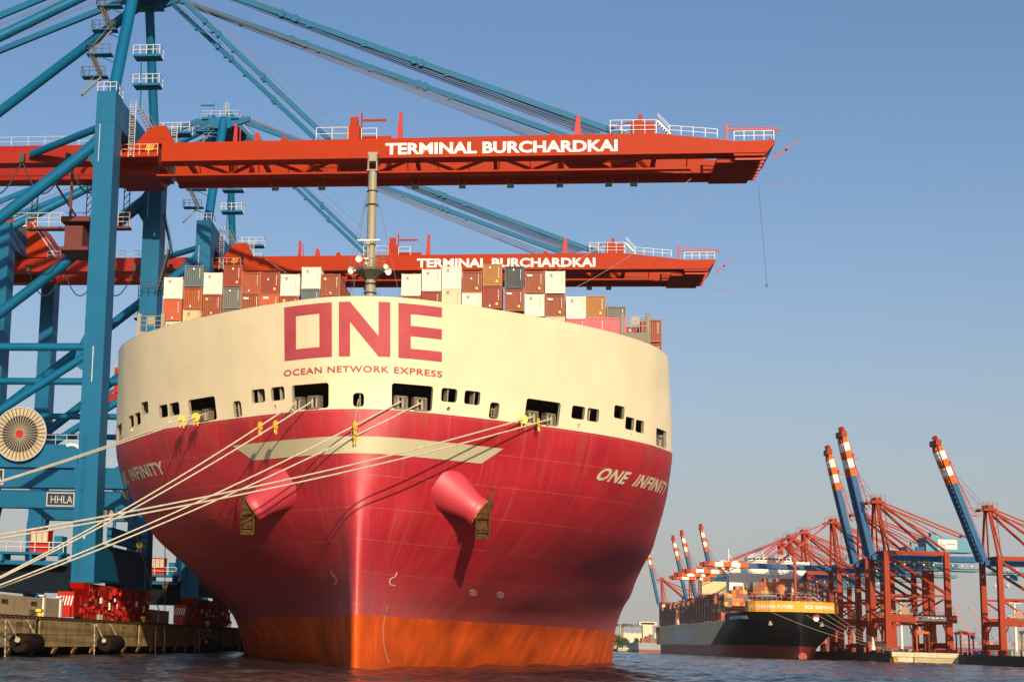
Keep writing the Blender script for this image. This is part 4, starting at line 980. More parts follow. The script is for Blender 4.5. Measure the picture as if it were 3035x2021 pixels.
    for x in (19.1, 25.6, 38.5, 44.9, 51.4, 58.0, 64.5, 67.8):
        m = MB(); m.box(x-.45, x+.45, 4.3, 5.0, 59.75, 60.15).box(x-.5, x-.42, 4.3, 4.4, 60.1, 60.9).box(x+.42, x+.5, 4.3, 4.4, 60.1, 60.9); m.obj('floodlight', mat('lamp_grey', (.22, .22, .20)), C)
    # boom tip frame
    m = MB(); m.prism([(83.3, 60.6), (84.7, 62.2), (84.7, 62.6), (79.6, 62.5), (79.6, 61.0), (79.6, 60.6)], -5.4, 5.4)
    m.box(77.6, 82.6, -4.2, 5.4, 60.1, 60.6); tf = m.obj('tip_frame', ORNG, C)
    m = MB()
    for i in range(7): m.box(79.8, 83.6, -4.9+i*1.5, -4.6+i*1.5, 60.2, 60.5)
    m.bar((84.7, -3.5, 60.6), (87.9, -3.5, 63.2), .14).bar((84.7, -3.5, 61.6), (86.2, -3.5, 61.3), .08); m.tube((86.4, -3.9, 62.0), (86.4, -3.1, 62.0), .15, 8).bar((85.2, 3, 59.2), (88, 3, 59.4), .05)
    m.obj('tip_buffer', REDP, tf)
    m = MB(); m.rail((79.7, -5.2, 62.7), (84.6, -5.2, 62.7), 1.2, 4, .03); m.rail((84.6, -5.2, 62.7), (84.6, 5.2, 62.7), 1.2, 5, .03); m.obj('handrail', GALV, tf)
    m = MB(); m.box(78.6, 78.9, -5.3, -5.0, 62.5, 64.9).bar((78.8, -5.1, 64.8), (85.4, -5.1, 64.2), .09).bar((78.8, -5.1, 64.2), (85.4, -5.1, 64.0), .16, .2); m.obj('service_davit', REDP, C)
    # fittings on top of the girders
    m = MB(); m.box(30.0, 31.7, -5.0, -3.6, 63.5, 65.6).box(30.4, 31.4, -5.0, -3.6, 65.6, 66.8).bar((31.9, -4.4, 63.6), (31.9, -4.4, 67.5), .22).bar((31.8, -4.4, 66.5), (35.2, -4.4, 66.5), .16, .3).bar((31.5, -4.4, 64.1), (35.9, -4.4, 64.1), .2, .4).bar((31.4, -4.6, 66.8), (31.2, -4.6, 68.2), .06).bar((31.8, -4.6, 66.8), (32, -4.6, 68.2), .06); m.obj('sheave_tower', ORNG, C)
    m = MB(); m.prism([(36.6, 63.6), (37.4, 63.6), (37.3, 67.4), (36.9, 67.4)], -4.9, -4.5); m.obj('bracket_post', REDP, C)
    m = MB(); m.prism([(13.9, 63.4), (14.6, 63.4), (14.55, 67.2), (14.2, 67.6)], -1.2, -.7); m.box(14.9, 15.05, -1.2, -1.05, 63.5, 66.8); m.obj('bracket_post', REDP, C)
    m = MB(); m.prism([(17.4, 63.5), (18.4, 63.5), (18.2, 64.9), (17.7, 65.2)], -4.4, -3.9); m.obj('bracket_post', REDP, C)
    m = MB(); m.prism([(59.6, 63.7), (60.5, 63.7), (60.4, 66.6), (59.9, 66.6)], -4.6, -4.2); m.obj('bracket_post', REDP, C)
    for x in (21.6, 56.8):
        m = MB(); m.prism([(x-.6, 63.4), (x+.6, 63.4), (x+.25, 64.3), (x-.25, 64.3)], -4.9, -4.3); m.obj('stay_lug', ORNG, C)
    m = MB(); m.box(66.9, 69.8, -5.1, -3.4, 63.7, 65.4).box(67.8, 68.3, -4.8, -4.3, 65.4, 66.5).bar((64.4, -4.6, 64.9), (68, -4.6, 65.8), .15); m.obj('sheave_tower', ORNG, C)
    m = MB(); m.rail((64.2, -5.3, 63.7), (70.0, -5.3, 63.7), 1.9, 4, .03, (1, .6, .3)).rail((64.2, -3.3, 63.7), (70.0, -3.3, 63.7), 1.9, 4, .03, (1, .6)); stair(m, (70.2, -4.5, 65.6), (71.8, -4.5, 63.8), .8); m.rail((71.6, -5.4, 63.6), (77.6, -5.4, 63.0), 1.15, 4, .03)
    m.rail((26.0, -5.3, 63.6), (30.2, -5.3, 63.6), 1.7, 2, .04); m.rail((32, -5.3, 63.6), (34, -5.3, 63.6), 1.5, 1, .04)
    m.rail((-30, -5.3, 63.4), (-1.6, -5.3, 63.4), 1.3, 12, .035); m.obj('handrail', GALV, C)
    # platform at the boom hinge
    m = MB(); m.box(-1.4+.2, 5.0, -6.9, -5.6, 61.2, 61.4).box(-1.2, 5.0, -6.9, -6.7, 61.4, 61.8); hp = m.obj('hinge_platform', ORNG, C)
    m = MB(); m.rail((-1.2, -6.9, 61.4), (5.0, -6.9, 61.4), 1.5, 5, .05, (1, .55)); m.obj('handrail', mat('pale_red_rail', (.7, .3, .22)), hp)
    m = MB()
    for k in range(4): m.prism([(3.3+.28*k, 62.0), (3.42+.28*k, 62.0), (3.7+.28*k, 62.8), (3.55+.28*k, 62.8)], -6.98, -6.95)
    m.obj('warning_stripes', YELL, hp)
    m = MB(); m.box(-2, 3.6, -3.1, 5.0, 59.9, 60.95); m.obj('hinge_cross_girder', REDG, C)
    m = MB()
    for i in range(5):
        x0 = -33+i*6.4; m.path([(x0+6.4*t/12, -6.3, 61-4.6*math.sin(math.pi*t/12)) for t in range(13)], .11, 5); m.box(x0-.3, x0+.3, -6.6, -6.0, 60.8, 62.0)
    m.obj('festoon_cable', DSTEEL, C)
    m = MB(); m.box(-16.5, -1.5, 5.0, 6.4, 54.6, 54.9)
    for x in (-15.6, -7.6, -2.2):
        for d_ in (-.4, .4): m.bar((x+d_, 5.6, 54.9), (x+d_, 5.6, 61), .12)
        for k in range(6): m.bar((x-.4, 5.6, 54.9+k), (x+.4, 5.6, 55.9+k), .09)
    m.bar((-12.5, 5.6, 61), (-8.4, 5.6, 55), .28); hp2 = m.obj('hung_platform', mat('dark_red_steel', (.12, .015, .01), .6), C)
    m = MB(); m.rail((-16.5, 5.0, 54.9), (-1.5, 5.0, 54.9), 2.0, 9, .045, (1, .66, .33)); m.obj('handrail', GALV, hp2)
    m = MB(); m.box(-9, -5, -3, 3, 49.5, 50.0).box(-8.5, -6.0, -2.5, 2.5, 50, 53).box(-9, -5, -3, 3, 53.5, 54.2).bar((-8, -2, 54), (-8, -2, 61), .3).bar((-6, 2, 54), (-6, 2, 61), .3)
    m.obj('trolley_cabin', mat('dark_red_steel', (.12, .015, .01)), C)
    m = MB(); m.rail((-30, 5.4, 63.5), (-1.5, 5.4, 63.5), 1.3, 12, .035); stair(m, (1.6, 11.0, 47), (3.0, 11.0, 53), .9); stair(m, (3.0, 12.4, 53), (1.6, 12.4, 58.5), .9); m.rail((-.5, 10, 46.9), (3.4, 10, 46.9), 1.2, 4, .04); m.obj('leg_stair', DSTEEL, C)
    # machine house on the landward end
    m = MB(); m.prism([(-30, 63.6), (-58, 63.6), (-58, 70.5), (-33, 70.5), (-30, 66.5)], -5.5, 5.5); mh = m.obj('machine_house', ORNG, C)
    MB().box(-48, -34, -5.6, -5.5, 65.2, 69.2).obj('sign_panel', mat('dark_navy_sign', (.01, .02, .05)), mh); MB().box(-48, -34, -5.66, -5.6, 69.2, 69.4).box(-48, -34, -5.66, -5.6, 65.0, 65.2).obj('sign_border', WHITEP, mh); text_on('HHLA', 'letter', WHITEP, mh, (-46.5, -5.64, 65.9), (1, 0, 0), (0, 0, 1), 11, 2.6, .02)
    m = MB(); stair(m, (-28.5, -5, 63.6), (-33, -5, 69.8), 1.0); m.rail((-58, -5.5, 70.5), (-33, -5.5, 70.5), 1.2); m.obj('house_stair', GALV, mh)
    # stairs and landings round the near pylon
    m = MB(); rl = MB()
    P = lambda z: Vector((.2, -13.2, LEG-.3)).lerp(Vector((.7, -5, AP)), (z-LEG+.3)/(AP-LEG+.3))
    zs = [LEG+.3, 70.6, 74.2, 78.2, 82.2, 86.0]; pv = None
    pl = MB()
    for i, z in enumerate(zs):
        c = P(z); a = c+Vector((-2.6, 0, 0)); 
        if i: pl = MB(); pl.cbox(a+Vector((-.3, 0, -.1)), (3.4, 1.4, .16)); rl.rail(a+Vector((-2, -.7, 0)), a+Vector((1.2, -.7, 0)), 1.15, 3, .035); rl.rail(a+Vector((-2, -.7, 0)), a+Vector((-2, .7, 0)), 1.15, 1, .035); pl.bar(a+Vector((-.5, 0, -.2)), c+Vector((-.3, 0, -1.4)), .14); pl.obj('landing', TEAL, C)
        if pv is not None:
            off = -1.6 if i % 2 else .5; off2 = .6 if i % 2 else -1.4
            stair(m, pv+Vector((off, 0, 0)), a+Vector((off2, 0, 0)), .9)
        pv = a
    m.obj('stair_flight', mat('weathered_stair_steel', (.17, .155, .12), .6), C); rl.obj('handrail', DSTEEL, C)
    m = MB(); g = MB()
    for (x0, x1, y, z) in ((1.6, 5.2, -8, 74.7), (1.2, 4.8, -6, 71.4), (2.2, 7.2, 3, 67.6), (2.0, 7.0, 3, 64.2+.4)):
        m = MB(); m.box(x0, x1, y-1, y+1, z-.3, z); m.bar((x0+.9, y, z-3.2), (x0+.9, y, z), .16); m.obj('landing', TEAL, C); g.rail((x0, y-1, z), (x1, y-1, z), 1.25, 4, .045).rail((x1, y-1, z), (x1, y+1, z), 1.25, 1, .04)
    g.obj('handrail', GALV, C)
    g = MB(); g.rail((-1.25, -15.2, LEG), (1.25, -15.2, LEG), 1.2, 3, .04).rail((1.25, -15.2, LEG), (1.25, -12, LEG), 1.2, 2, .04)
    for s in (0, 1):
        x0 = 1.7+s*3.6; y0 = -9.5+s*9
        for k in range(22): g.bar((x0, y0, 60.6+k*.33), (x0+.75, y0, 60.6+k*.33), .05)
        for dx in (0, .75): g.bar((x0+dx, y0, 60.3), (x0+dx, y0, 68.0), .08)
        for k in range(9): g.ring((x0+.38, y0-.35, 61.3+k*.8), .4, .03, 'z', 8, 4)
    stair(g, (2.6, -8, 67.5), (5.0, 1.5, 61.5), .8); g.obj('cage_ladder', GALV, C)
    # cable reel on the portal beam
    cr_ = thing('cable_reel', None, None); cr_.parent = C; cr_.location = (-8.8, -15.6, 22.8)
    rr_ = 3.35; n = 36
    m = MB(); m.ring((0, 0, 0), rr_, .09, 'y', 40, 6); m.obj('rim', GALV, cr_)
    m = MB()
    for i in range(n):
        t = 2*math.pi*i/n; t2 = 2*math.pi*(i+1)/n
        m.add([(2.3*math.cos(t), -.0, 2.3*math.sin(t)), (rr_*math.cos(t), .05, rr_*math.sin(t)), (rr_*math.cos(t2), .05, rr_*math.sin(t2)), (2.3*math.cos(t2), -.0, 2.3*math.sin(t2))], [(0, 1, 2, 3)])
    m.obj('cable_drum', mat('pale_cable', (.50, .42, .26), .6), cr_)
    MB().tube((0, .06, 0), (0, .5, 0), 2.25, 36).obj('drum_core', mat('black_drum', (.012, .012, .012), .6), cr_)
    sp = MB().bar((.35, -.12, 0), (rr_-.05, -.02, 0), .05, .07).mesh('spoke', mat('pale_spoke', (.36, .31, .21)))
    rb_ = MB().bar((2.32, -.05, 0), (rr_-.06, .0, 0), .07, .10).mesh('drum_rib', mat('dark_rib', (.07, .05, .03), .7))
    for i in range(n): o = link('spoke', sp, cr_); o.rotation_euler = (0, -2*math.pi*i/n, 0); o = link('drum_rib', rb_, cr_); o.rotation_euler = (0, -2*math.pi*(i+.35)/n, 0)
    MB().tube((0, -.25, 0), (0, .4, 0), .5, 16).obj('hub', REDP, cr_)
    m = MB(); pa = [(-.9-1.4+1.4*math.cos(R(t)), -14.9, 20.2+1.4*math.sin(R(t))) for t in range(20, 120, 12)]
    m.path(pa, .22, 8); m.obj('cable_guide', WHITEP, C, True)
    # operator platform with red cabin
    m = MB(); m.box(-14, -1.6, -18.5, -15.5, 7.8, 8.1)
    for x in (-13, -9.4, -5.8, -2.2): m.box(x, x+.3, -18.5, -15.5, 7.0, 7.8)
    m.box(-14, -1.6, -17.6, -16.6, 6.6, 7.1); op = m.obj('operator_platform', TEAL, C)
    MB().box(-14, -1.5, -15.4, -12.2, 3.4, 7.2).obj('shaded_gantry_block', mat('black_shade_steel', (.008, .014, .022), .8, spec=.05), C)  # near-black block standing for gantry steel in shade
    m = MB(); m.rail((-14, -18.5, 8.1), (-1.6, -18.5, 8.1), 1.2, 7, .05); m.obj('handrail', GALV, op)
    cb = thing('operator_cabin', None, None); cb.parent = C; cb.location = (-4.8, -17.2, 8.1)
    MB().box(-1.15, 1.15, -.9, .9, 0, 1.25).box(-1.2, 1.2, -.95, .95, 2.55, 2.7).box(-1.15, -1.02, -.9, .9, 1.25, 2.55).box(1.02, 1.15, -.9, .9, 1.25, 2.55).obj('cabin_body', REDP, cb)
    MB().box(-1.02, 1.02, -.86, .86, 1.25, 2.55).obj('window', GLASSL, cb)
    m = MB()
    for x in (-.35, .35): m.box(x-.04, x+.04, -.9, -.86, 1.25, 2.55)
    m.obj('window_bar', REDP, cb)
    MB().box(-2.9, -1.9, -18.2, -16, 8.1, 10.1).obj('control_cabinet', TEAL, C)
    MB().tube((-13.6, -16, 8), (-12.6, -15.4, 19.0), .28, 10).obj('cable_pipe', TEAL, C, True)
    # bumper rack on the sill beam
    m = MB()
    for i in range(9):
        for j in range(2):
            y = -9.5+i*2.0; z = 10.0-.0*i+j*.9
            m.box(1.3, 1.9, y, y+.25, z, z+.75)
    for z in (9.9, 10.8, 11.7): m.box(1.3, 2.0, -10, 8.6, z, z+.12)
    m.obj('bumper_rack', TEAL, C)
    # red bogies
    HT_ = MB(); HT_.prism([(-3.2, 4.6), (3.2, 4.6), (2.6, 3.9), (.8, 3.0), (-.8, 3.0), (-2.6, 3.9)], -.9, .9, 'x')
    MAIN = HT_.mesh('main_equaliser', REDP)
    SUB = MB().prism([(-1.55, 3.0), (1.55, 3.0), (1.2, 2.1), (-1.2, 2.1)], -.75, .75, 'x').mesh('equaliser', REDP)
    WB = MB().prism([(-.85, 2.0), (.85, 2.0), (.85, 1.0), (.55, .55), (-.55, .55), (-.85, 1.0)], -.5, .5, 'x').box(.5, .72, -.3, .3, .9, 1.6).mesh('wheel_box', REDP)
    WHL = MB().tube((-.15, 0, .38), (.15, 0, .38), .38, 14).mesh('wheel', DSTEEL)
    MOT = MB().tube((.5, 0, 1.25), (1.15, 0, 1.25), .2, 10).mesh('drive_motor', REDP)
    for x in (0, W):
        for yb in (-13.5, 13.5):
            bg2 = thing('bogie_set', None, None); bg2.parent = C; bg2.location = (x, math.copysign(9.3, yb), 0)
            for s in (-5.0, 3.6): o = link('main_equaliser', MAIN, bg2, (0, s, 0))
            for s in (-7.0, -3.5, 0, 3.5, 7.0):
                link('equaliser', SUB, bg2, (0, s, 0))
                for d in (-.85, .85): link('wheel_box', WB, bg2, (0, s+d, 0)); link('wheel', WHL, bg2, (0, s+d, 0)); link('drive_motor', MOT, bg2, (0, s+d, 0))
            if x == 0:
                m = MB()
                for k in range(9): m.box(.95, 1.0, -6+k*1.4, -5.75+k*1.4, 3.2, 4.6)
                m.bar((1.1, -8.4, 1.0), (1.1, 8.4, 1.0), .12).bar((1.1, -8.4, 2.0), (1.1, 8.4, 2.0), .1)
                for k in range(24): m.box(1.05, 1.12, -8.4+k*.7, -8.3+k*.7, .3, 1.0)
                m.obj('stiffener_row', REDP, bg2)
                for q in ((1.05, 1.25, -1.1, -.3, 2.3, 3.0), (1.05, 1.25, 3.2, 3.5, 1.6, 2.5), (-.5, .5, -8.75, -8.55, 1.9, 2.5), (1.05, 1.2, 5.9, 6.4, 2.7, 3.1)): MB().box(*q).obj('lamp_box', WHITEP, bg2)
                rq = random.Random(int(yb)); m = MB(); m2 = MB()
                for k in range(46):
                    yy = rq.uniform(-8.3, 8.3); zz = rq.uniform(.5, 4.2); q = rq.uniform(.12, .4)
                    if k % 3: m.box(1.0, 1.1+rq.uniform(.05, .35), yy, yy+q, zz, zz+q*rq.uniform(.6, 2.2))
                    else: m2.box(.98, 1.06+rq.uniform(0, .1), yy, yy+q*1.8, zz, zz+q*2)
                    if k % 5 == 0: m.tube((1.15, yy, zz), (1.15, yy+rq.uniform(-1, 1), zz+rq.uniform(.5, 1.4)), .05, 6)
                m.obj('drive_fittings', REDP, bg2)['kind'] = 'stuff'; m2.obj('drive_dark_gaps', mat('dark_gap_shade', (.02, .008, .006), .7), bg2)['kind'] = 'stuff'  # raised near-black boxes painted as shaded gaps in the drive gear
        if x == 0:
            m = MB(); m.box(-1.0, 1.0, -21.8, -19.4, .6, 3.4).box(-.8, .8, -22.6, -21.8, .4, 1.6); bu = m.obj('buffer_frame', REDP, C)
            m = MB()
            for k in range(5): m.prism([(-.9+.36*k, 1.8), (-.75+.36*k, 1.8), (-.5+.36*k, 2.9), (-.65+.36*k, 2.9)], -21.86, -21.81)
            m.obj('warning_stripes', WHITEP, bu)
    return C
C1 = crane('nearest teal quay crane, its orange-red boom lettered Terminal Burchardkai over the ship', (-53.3, 203.5, 3.85))
for dy, lab in ((63.3, 'second teal quay crane, lower boom lettered Terminal Burchardkai behind the containers'), (217.0, 'third teal quay crane far behind at the left, seen through the legs of the others')):
    c = copy_tree(C1); c.location = (-53.3, 203.5+dy, 3.85); c['label'] = lab
# sign rope cables hanging from the boom tip
m = MB(); m.tube((30.4, 206, 62.9), (31.2, 206, 49.5), .02, 5).cbox((31.2, 206, 49.4), (.3, .3, .3)); tag(m.obj('hanging_cable', DSTEEL), 'thin cable with a small weight hanging from the boom tip', 'cable')
for k, (a, b, sg) in enumerate(((( 21.5, 203, 63.0), (-45, 262, 67.5), 13), ((24, 206, 61.5), (-44, 264, 67.0), 14))):
    p = Vector(a); q = Vector(b); pts = []
    for i in range(41): t = i/40; c = p.lerp(q, t); c.z -= sg*4*t*(1-t); pts.append(c)
    tag(MB().path(pts, .035, 5).obj('slack_cable', ROPEW), ('upper' if k == 0 else 'lower')+' of two slack cables sagging from the near boom tip', 'cable')

# ------------------------------------------------------------------ far side of the harbour: quay, red and blue cranes
FR_O = mat('far_orange_crane_paint', (0.32, 0.030, 0.005), .55, var=.15, spec=.2)
FR_S = mat('orange_band_paint', (0.60, 0.11, 0.008), .55, var=.1, spec=.2)
FR_B = mat('far_blue_crane_paint', (0.003, 0.09, 0.22), .5, var=.12, spec=.25)
FR_W = mat('far_white_band_paint', (0.78, 0.74, 0.64), .5, var=.05)
FR_T = mat('far_teal_house_paint', (0.06, 0.24, 0.33), .5)
FQ = thing('far_quay', None, None, kind='structure')
qp = [(153, 420), (150, 508), (148, 574), (127.6, 583), (124.5, 660), (110, 1140), (100, 1500)]
m = MB(); poly = qp+[(900, 1500), (900, 420)]
m.prism(poly, -3, 3.3, 'z'); m.obj('quay_ground', CONCT, FQ)
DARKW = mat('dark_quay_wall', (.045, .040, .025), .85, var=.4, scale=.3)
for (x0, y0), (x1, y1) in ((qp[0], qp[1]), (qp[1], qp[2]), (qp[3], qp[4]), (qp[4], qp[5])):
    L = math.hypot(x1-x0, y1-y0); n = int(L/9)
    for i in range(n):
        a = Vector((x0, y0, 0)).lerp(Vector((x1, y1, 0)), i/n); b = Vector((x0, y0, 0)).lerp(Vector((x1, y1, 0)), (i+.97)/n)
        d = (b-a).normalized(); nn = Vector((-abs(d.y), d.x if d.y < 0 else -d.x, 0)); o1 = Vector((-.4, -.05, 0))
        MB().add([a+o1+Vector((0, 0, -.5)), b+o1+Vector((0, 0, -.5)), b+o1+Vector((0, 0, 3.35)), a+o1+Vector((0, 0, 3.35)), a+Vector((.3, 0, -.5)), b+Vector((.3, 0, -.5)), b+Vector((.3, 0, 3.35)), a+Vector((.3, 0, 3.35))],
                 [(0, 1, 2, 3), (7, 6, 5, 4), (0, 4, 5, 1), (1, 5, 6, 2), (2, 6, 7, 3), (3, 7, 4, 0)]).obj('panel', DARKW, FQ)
PIER = thing('berth_pier', 'sunlit pale concrete pier jutting from the dark far quay below the red cranes', 'pier', (0, 0, 0))
a = Vector((127.6, 583, 0)); b = Vector((148, 574, 0)); d = (b-a).normalized(); nn = Vector((-d.y*-1, -d.x*-1, 0))
def slab(p, q, z0, z1, th, name, m_):
    w_ = Vector((abs(d.y), d.x, 0))*th
    return MB().add([p+Vector((0, 0, z0)), q+Vector((0, 0, z0)), q+Vector((0, 0, z1)), p+Vector((0, 0, z1)), p+w_+Vector((0, 0, z0)), q+w_+Vector((0, 0, z0)), q+w_+Vector((0, 0, z1)), p+w_+Vector((0, 0, z1))],
                    [(0, 1, 2, 3), (7, 6, 5, 4), (0, 4, 5, 1), (1, 5, 6, 2), (2, 6, 7, 3), (3, 7, 4, 0)]).obj(name, m_, PIER)
LITC = mat('pale_pier_concrete', (.72, .62, .42), .8, var=.12, scale=.6)
off_ = Vector((0, -1.6, 0))
for t0, t1 in ((0, .33), (.335, .66), (.665, 1)): slab(a.lerp(b, t0)+off_, a.lerp(b, t1)+off_, 2.1, 3.7, 6, 'coping_block', LITC)
for t0, t1, mm in ((0, .07, mat('orange_pier_face', (.6, .28, .05), .7)), (.07, .29, LITC), (.31, 1, mat('ribbed_pier_face', (.56, .47, .25), .85, var=.3, scale=2))): slab(a.lerp(b, t0)+off_+Vector((.5, .1, 0)), a.lerp(b, t1)+off_+Vector((.5, .1, 0)), .3, 2.0, 5, 'pier_face', mm)
for k in range(7): c = a.lerp(b, .03+.15*k)+off_+Vector((.7, .4, 0)); MB().cbox(c, (.5, .5, 1.6)).obj('pile', LITC, PIER)

def far_crane(raised, ang=78.5, blen=73.5):
    C = thing('harbour_crane', None, 'crane', (0, 0, 0), 0, 'red and blue cranes across the harbour', sc=.62)
    for x in (0, 35):
        for y in (-13, 13):
            m = MB(); m.prism([(x-1.9, 2.5), (x+1.9, 2.5), (x+1.6, 20), (x+1.4, 59), (x-1.4, 59), (x-1.6, 20)], y-1.5, y+1.5); l_ = m.obj('leg', FR_O, C)
            m = MB()
            for k in range(3): m.tube((x-1.3, y-4+k*4, .6), (x+1.3, y-4+k*4, .6), .6, 10)
            m.box(x-1, x+1, y-6, y+6, 1.0, 2.7); m.obj('bogie', FR_O, C)
    for y in (-13, 13):
        for nm, p, q, w_, h_ in (('portal_beam', (1.5, y, 20.2), (39.5, y, 20.2), 2.2, 4.4), ('tie', (1.4, y, 33.4), (33.6, y, 33.4), 1.2, 1.2), ('top_beam', (1.4, y, 58), (33.6, y, 58), 1.8, 2.4)):
            MB().bar(p, q, w_, h_).obj(nm, FR_O, C)
        for p, q, r_ in (((1, y, 56), (34, y, 35), .9), ((1, y, 32.5), (16, y, 22.5), .55), ((34, y, 32.5), (18, y, 22.5), .55), ((4, y, 18), (1.3, y, 12), .5), ((31.5, y, 18), (34, y, 10), .5)):
            MB().tube(p, q, r_, 10).obj('diagonal', FR_O, C, True)
    for x in (0, 35):
        MB().bar((x, -13, 58.2), (x, 13, 58.2), 1.6, 2.2).obj('cross_beam', FR_O, C); MB().bar((x, -13, 18.8), (x, 13, 18.8), 1.6, 3).obj('cross_beam', FR_O, C); MB().bar((x, -13, 5), (x, 13, 5), 1.5, 3.2).obj('cross_beam', FR_O, C)
    MB().tube((0, -12, 59), (-1, -3, 88), .75, 12).tube((0, 12, 59), (-1, 3, 88), .75, 12).obj('pylon', FR_O, C, True)
    MB().tube((3, -10, 59), (-.2, -3, 88), .5, 10).tube((3, 10, 59), (-.2, 3, 88), .5, 10).obj('pylon', FR_O, C, True)
    m = MB(); m.box(-4.5, 3.5, -5, 5, 87.4, 88.8).box(-2, 2, -4, 4, 88.8, 91).box(-6.5, -4.5, -4, 4, 87, 88.3); a_ = m.obj('apex_frame', FR_O, C)
    m = MB(); m.rail((-4.5, -5, 88.8), (3.5, -5, 88.8), 3.6, 3, .1, (1,)); m.rail((-4.5, 5, 88.8), (3.5, 5, 88.8), 3.6, 3, .1, (1,)); m.obj('handrail', FR_O, a_)
    m = MB()
    for k in range(14): m.bar((4.2, -1, 60+k*2), (6.2, -1, 61+k*2) if k % 2 else (4.2, -1, 62+k*2), .25); 
    for x in (4, 6.4): m.bar((x, -1, 59), (x-2, -1, 87), .3)
    m.obj('stair_tower', FR_O, C)
    for y in (-4.5, 4.5):
        MB().tube((1, y*.8, 87.6), (35, y*2.6, 60), .8, 10).obj('back_stay_tube', FR_O, C, True)
        MB().bar((2, y, 88), (58, y, 66), .45, .9).bar((2, y, 87), (48, y, 62), .3, .6).obj('back_stay_bar', FR_O, C)
    for y0 in (-5.3, 3.0):
        m = MB(); m.box(-5, 58, y0, y0+2.3, 54, 57.2); m.obj('main_girder', FR_B, C)
    m = MB()
    for i in range(21): x = -2+i*2.9; m.box(x, x+.18, -7.4, -7.2, 48.5, 54).box(x+.6, x+1.6, -6.8, 6.6, 49.9, 50.1)
    for z in (49.2, 50.6, 52.0, 53.2): m.box(-3, 58, -7.4, -7.25, z, z+.16)
    m.box(-3, 58, -7.4, 7.4, 48.6, 48.9); m.obj('service_walkway', FR_T, C)
    m = MB()
    for i in range(10): x = 1+i*5.6; m.box(x, x+.8, -7.9, -7.5, 51.3, 52.0)
    m.obj('floodlight', FR_W, C)['kind'] = 'stuff'
    m = MB(); m.box(26, 54, -6.5, 6.5, 59.5, 68).box(30, 33, -4, 0, 68, 71).box(48, 52, -4, 0, 68, 70); mh = m.obj('machine_house', FR_T, C)
    sg_ = MB().box(33, 44, -6.7, -6.52, 61.2, 66.8).obj('sign_board', FR_W, mh)
    m = MB(); m.path([(35.5, -6.75, 66.0), (34.2, -6.75, 65.2), (34.6, -6.75, 64.0), (36.6, -6.75, 63.4), (37.4, -6.75, 62.6), (36.4, -6.75, 61.8), (34.6, -6.75, 61.9)], .28, 5).box(38, 43.2, -6.75, -6.71, 63.7, 64.3); m.obj('sign_mark', mat('sign_red_grey', (.42, .08, .06)), mh)
    m = MB(); m.box(20, 25, -6.6, -5, 58.8, 62).box(9, 13, -7, -5.6, 45, 48.5); m.obj('trolley_cabin', FR_B, C)
    m = MB()
    n = 28
    for i in range(n): t = 2*math.pi*i/n; m.bar((9.5+1.6*math.cos(t), -14.9, 24.5+1.6*math.sin(t)), (9.5+4.2*math.cos(t), -14.9, 24.5+4.2*math.sin(t)), .22)
    m.tube((9.5, -15, 24.5), (9.5, -14.6, 24.5), 2.4, 18); m.obj('cable_reel', mat('dull_reel', (.34, .18, .09)), C)
    m = MB(); m.box(16, 35, -14.25, -14.12, 18.9, 21.6); m.obj('banner', FR_W, C)
    m = MB(); m.box(17.5, 19.3, -14.3, -14.26, 19.6, 21).box(22.5, 25, -14.3, -14.26, 20, 20.5).box(28, 31, -14.3, -14.26, 20, 20.4); m.obj('banner_mark', mat('banner_grey', (.35, .12, .10)), C)
    m = MB(); m.rail((2, -14.2, 22.4), (38, -14.2, 22.4), 1.8, 12, .09); m.obj('handrail', GALV, C)
    # boom with coloured bands
    hinge = Vector((-5, 0, 56.5)); L = blen if raised else 82.5
    dr = Vector((-math.cos(R(ang)), 0, math.sin(R(ang)))) if raised else Vector((-1, 0, 0.015)).normalized()
    nr = Vector((-dr.z, 0, dr.x)) 
    bands = ((0, .653, FR_B), (.653, .721, FR_S), (.721, .794, FR_W), (.794, .86, FR_S), (.86, .93, FR_W), (.93, 1.0, FR_S))
    for y0 in (-5.3, 3.0):
        for t0, t1, mm in bands:
            p = hinge+dr*(L*t0); q = hinge+dr*(L*t1); h0 = 1.6 if t1 < .999 else 1.6; h1 = h0 if t1 < .999 else .7; vs = []
            for c, h in ((p, h0), (q, h1)):
                for yy in (y0, y0+2.3):
                    for s in (-1, 1): vs.append(c+nr*(s*h)+Vector((0, yy, 0)))
            MB().add(vs, [(0, 1, 3, 2), (6, 7, 5, 4), (0, 4, 5, 1), (2, 3, 7, 6), (0, 2, 6, 4), (1, 5, 7, 3)]).obj('boom_section', mm, C)
    for t0, t1, mm in bands:
        m = MB(); t = t0+.01
        while t < t1-.02:
            c = hinge+dr*(L*t); e = hinge+dr*(L*min(t+.035, t1)); m.bar(c+Vector((0, -3, 0)), c+Vector((0, 3, 0)), .6); m.bar(c+Vector((0, -3, 0)), e+Vector((0, 3, 0)), .35); t += .04
        m.obj('boom_lattice', mm, C)
    tip = hinge+dr*L
    m = MB(); m.bar(tip+Vector((0, -5.8, 0)), tip+Vector((0, 5.8, 0)), 3.2, 3.4).bar(tip+dr*1.2+Vector((0, -3, 0)), tip+dr*4.2+Vector((0, -2, 0)), 2.4, 2.6)
    c = hinge+dr*(L*.82)-nr*(2.6 if raised else -2.6); m.cbox(c, (2.2, 6, 2.2)); c2 = hinge+dr*(L*.80)-nr*(3.6 if raised else -3.6); m.bar(c2, c2-nr*(2.5 if raised else -2.5)-dr*1.5, .3)
    m.obj('boom_head', FR_O, C)
    m = MB(); sgn = -1 if raised else 1; pr = [hinge+dr*(L*t)+nr*sgn*2.2*(-1 if not raised else 1) for t in (0.02, .95)]
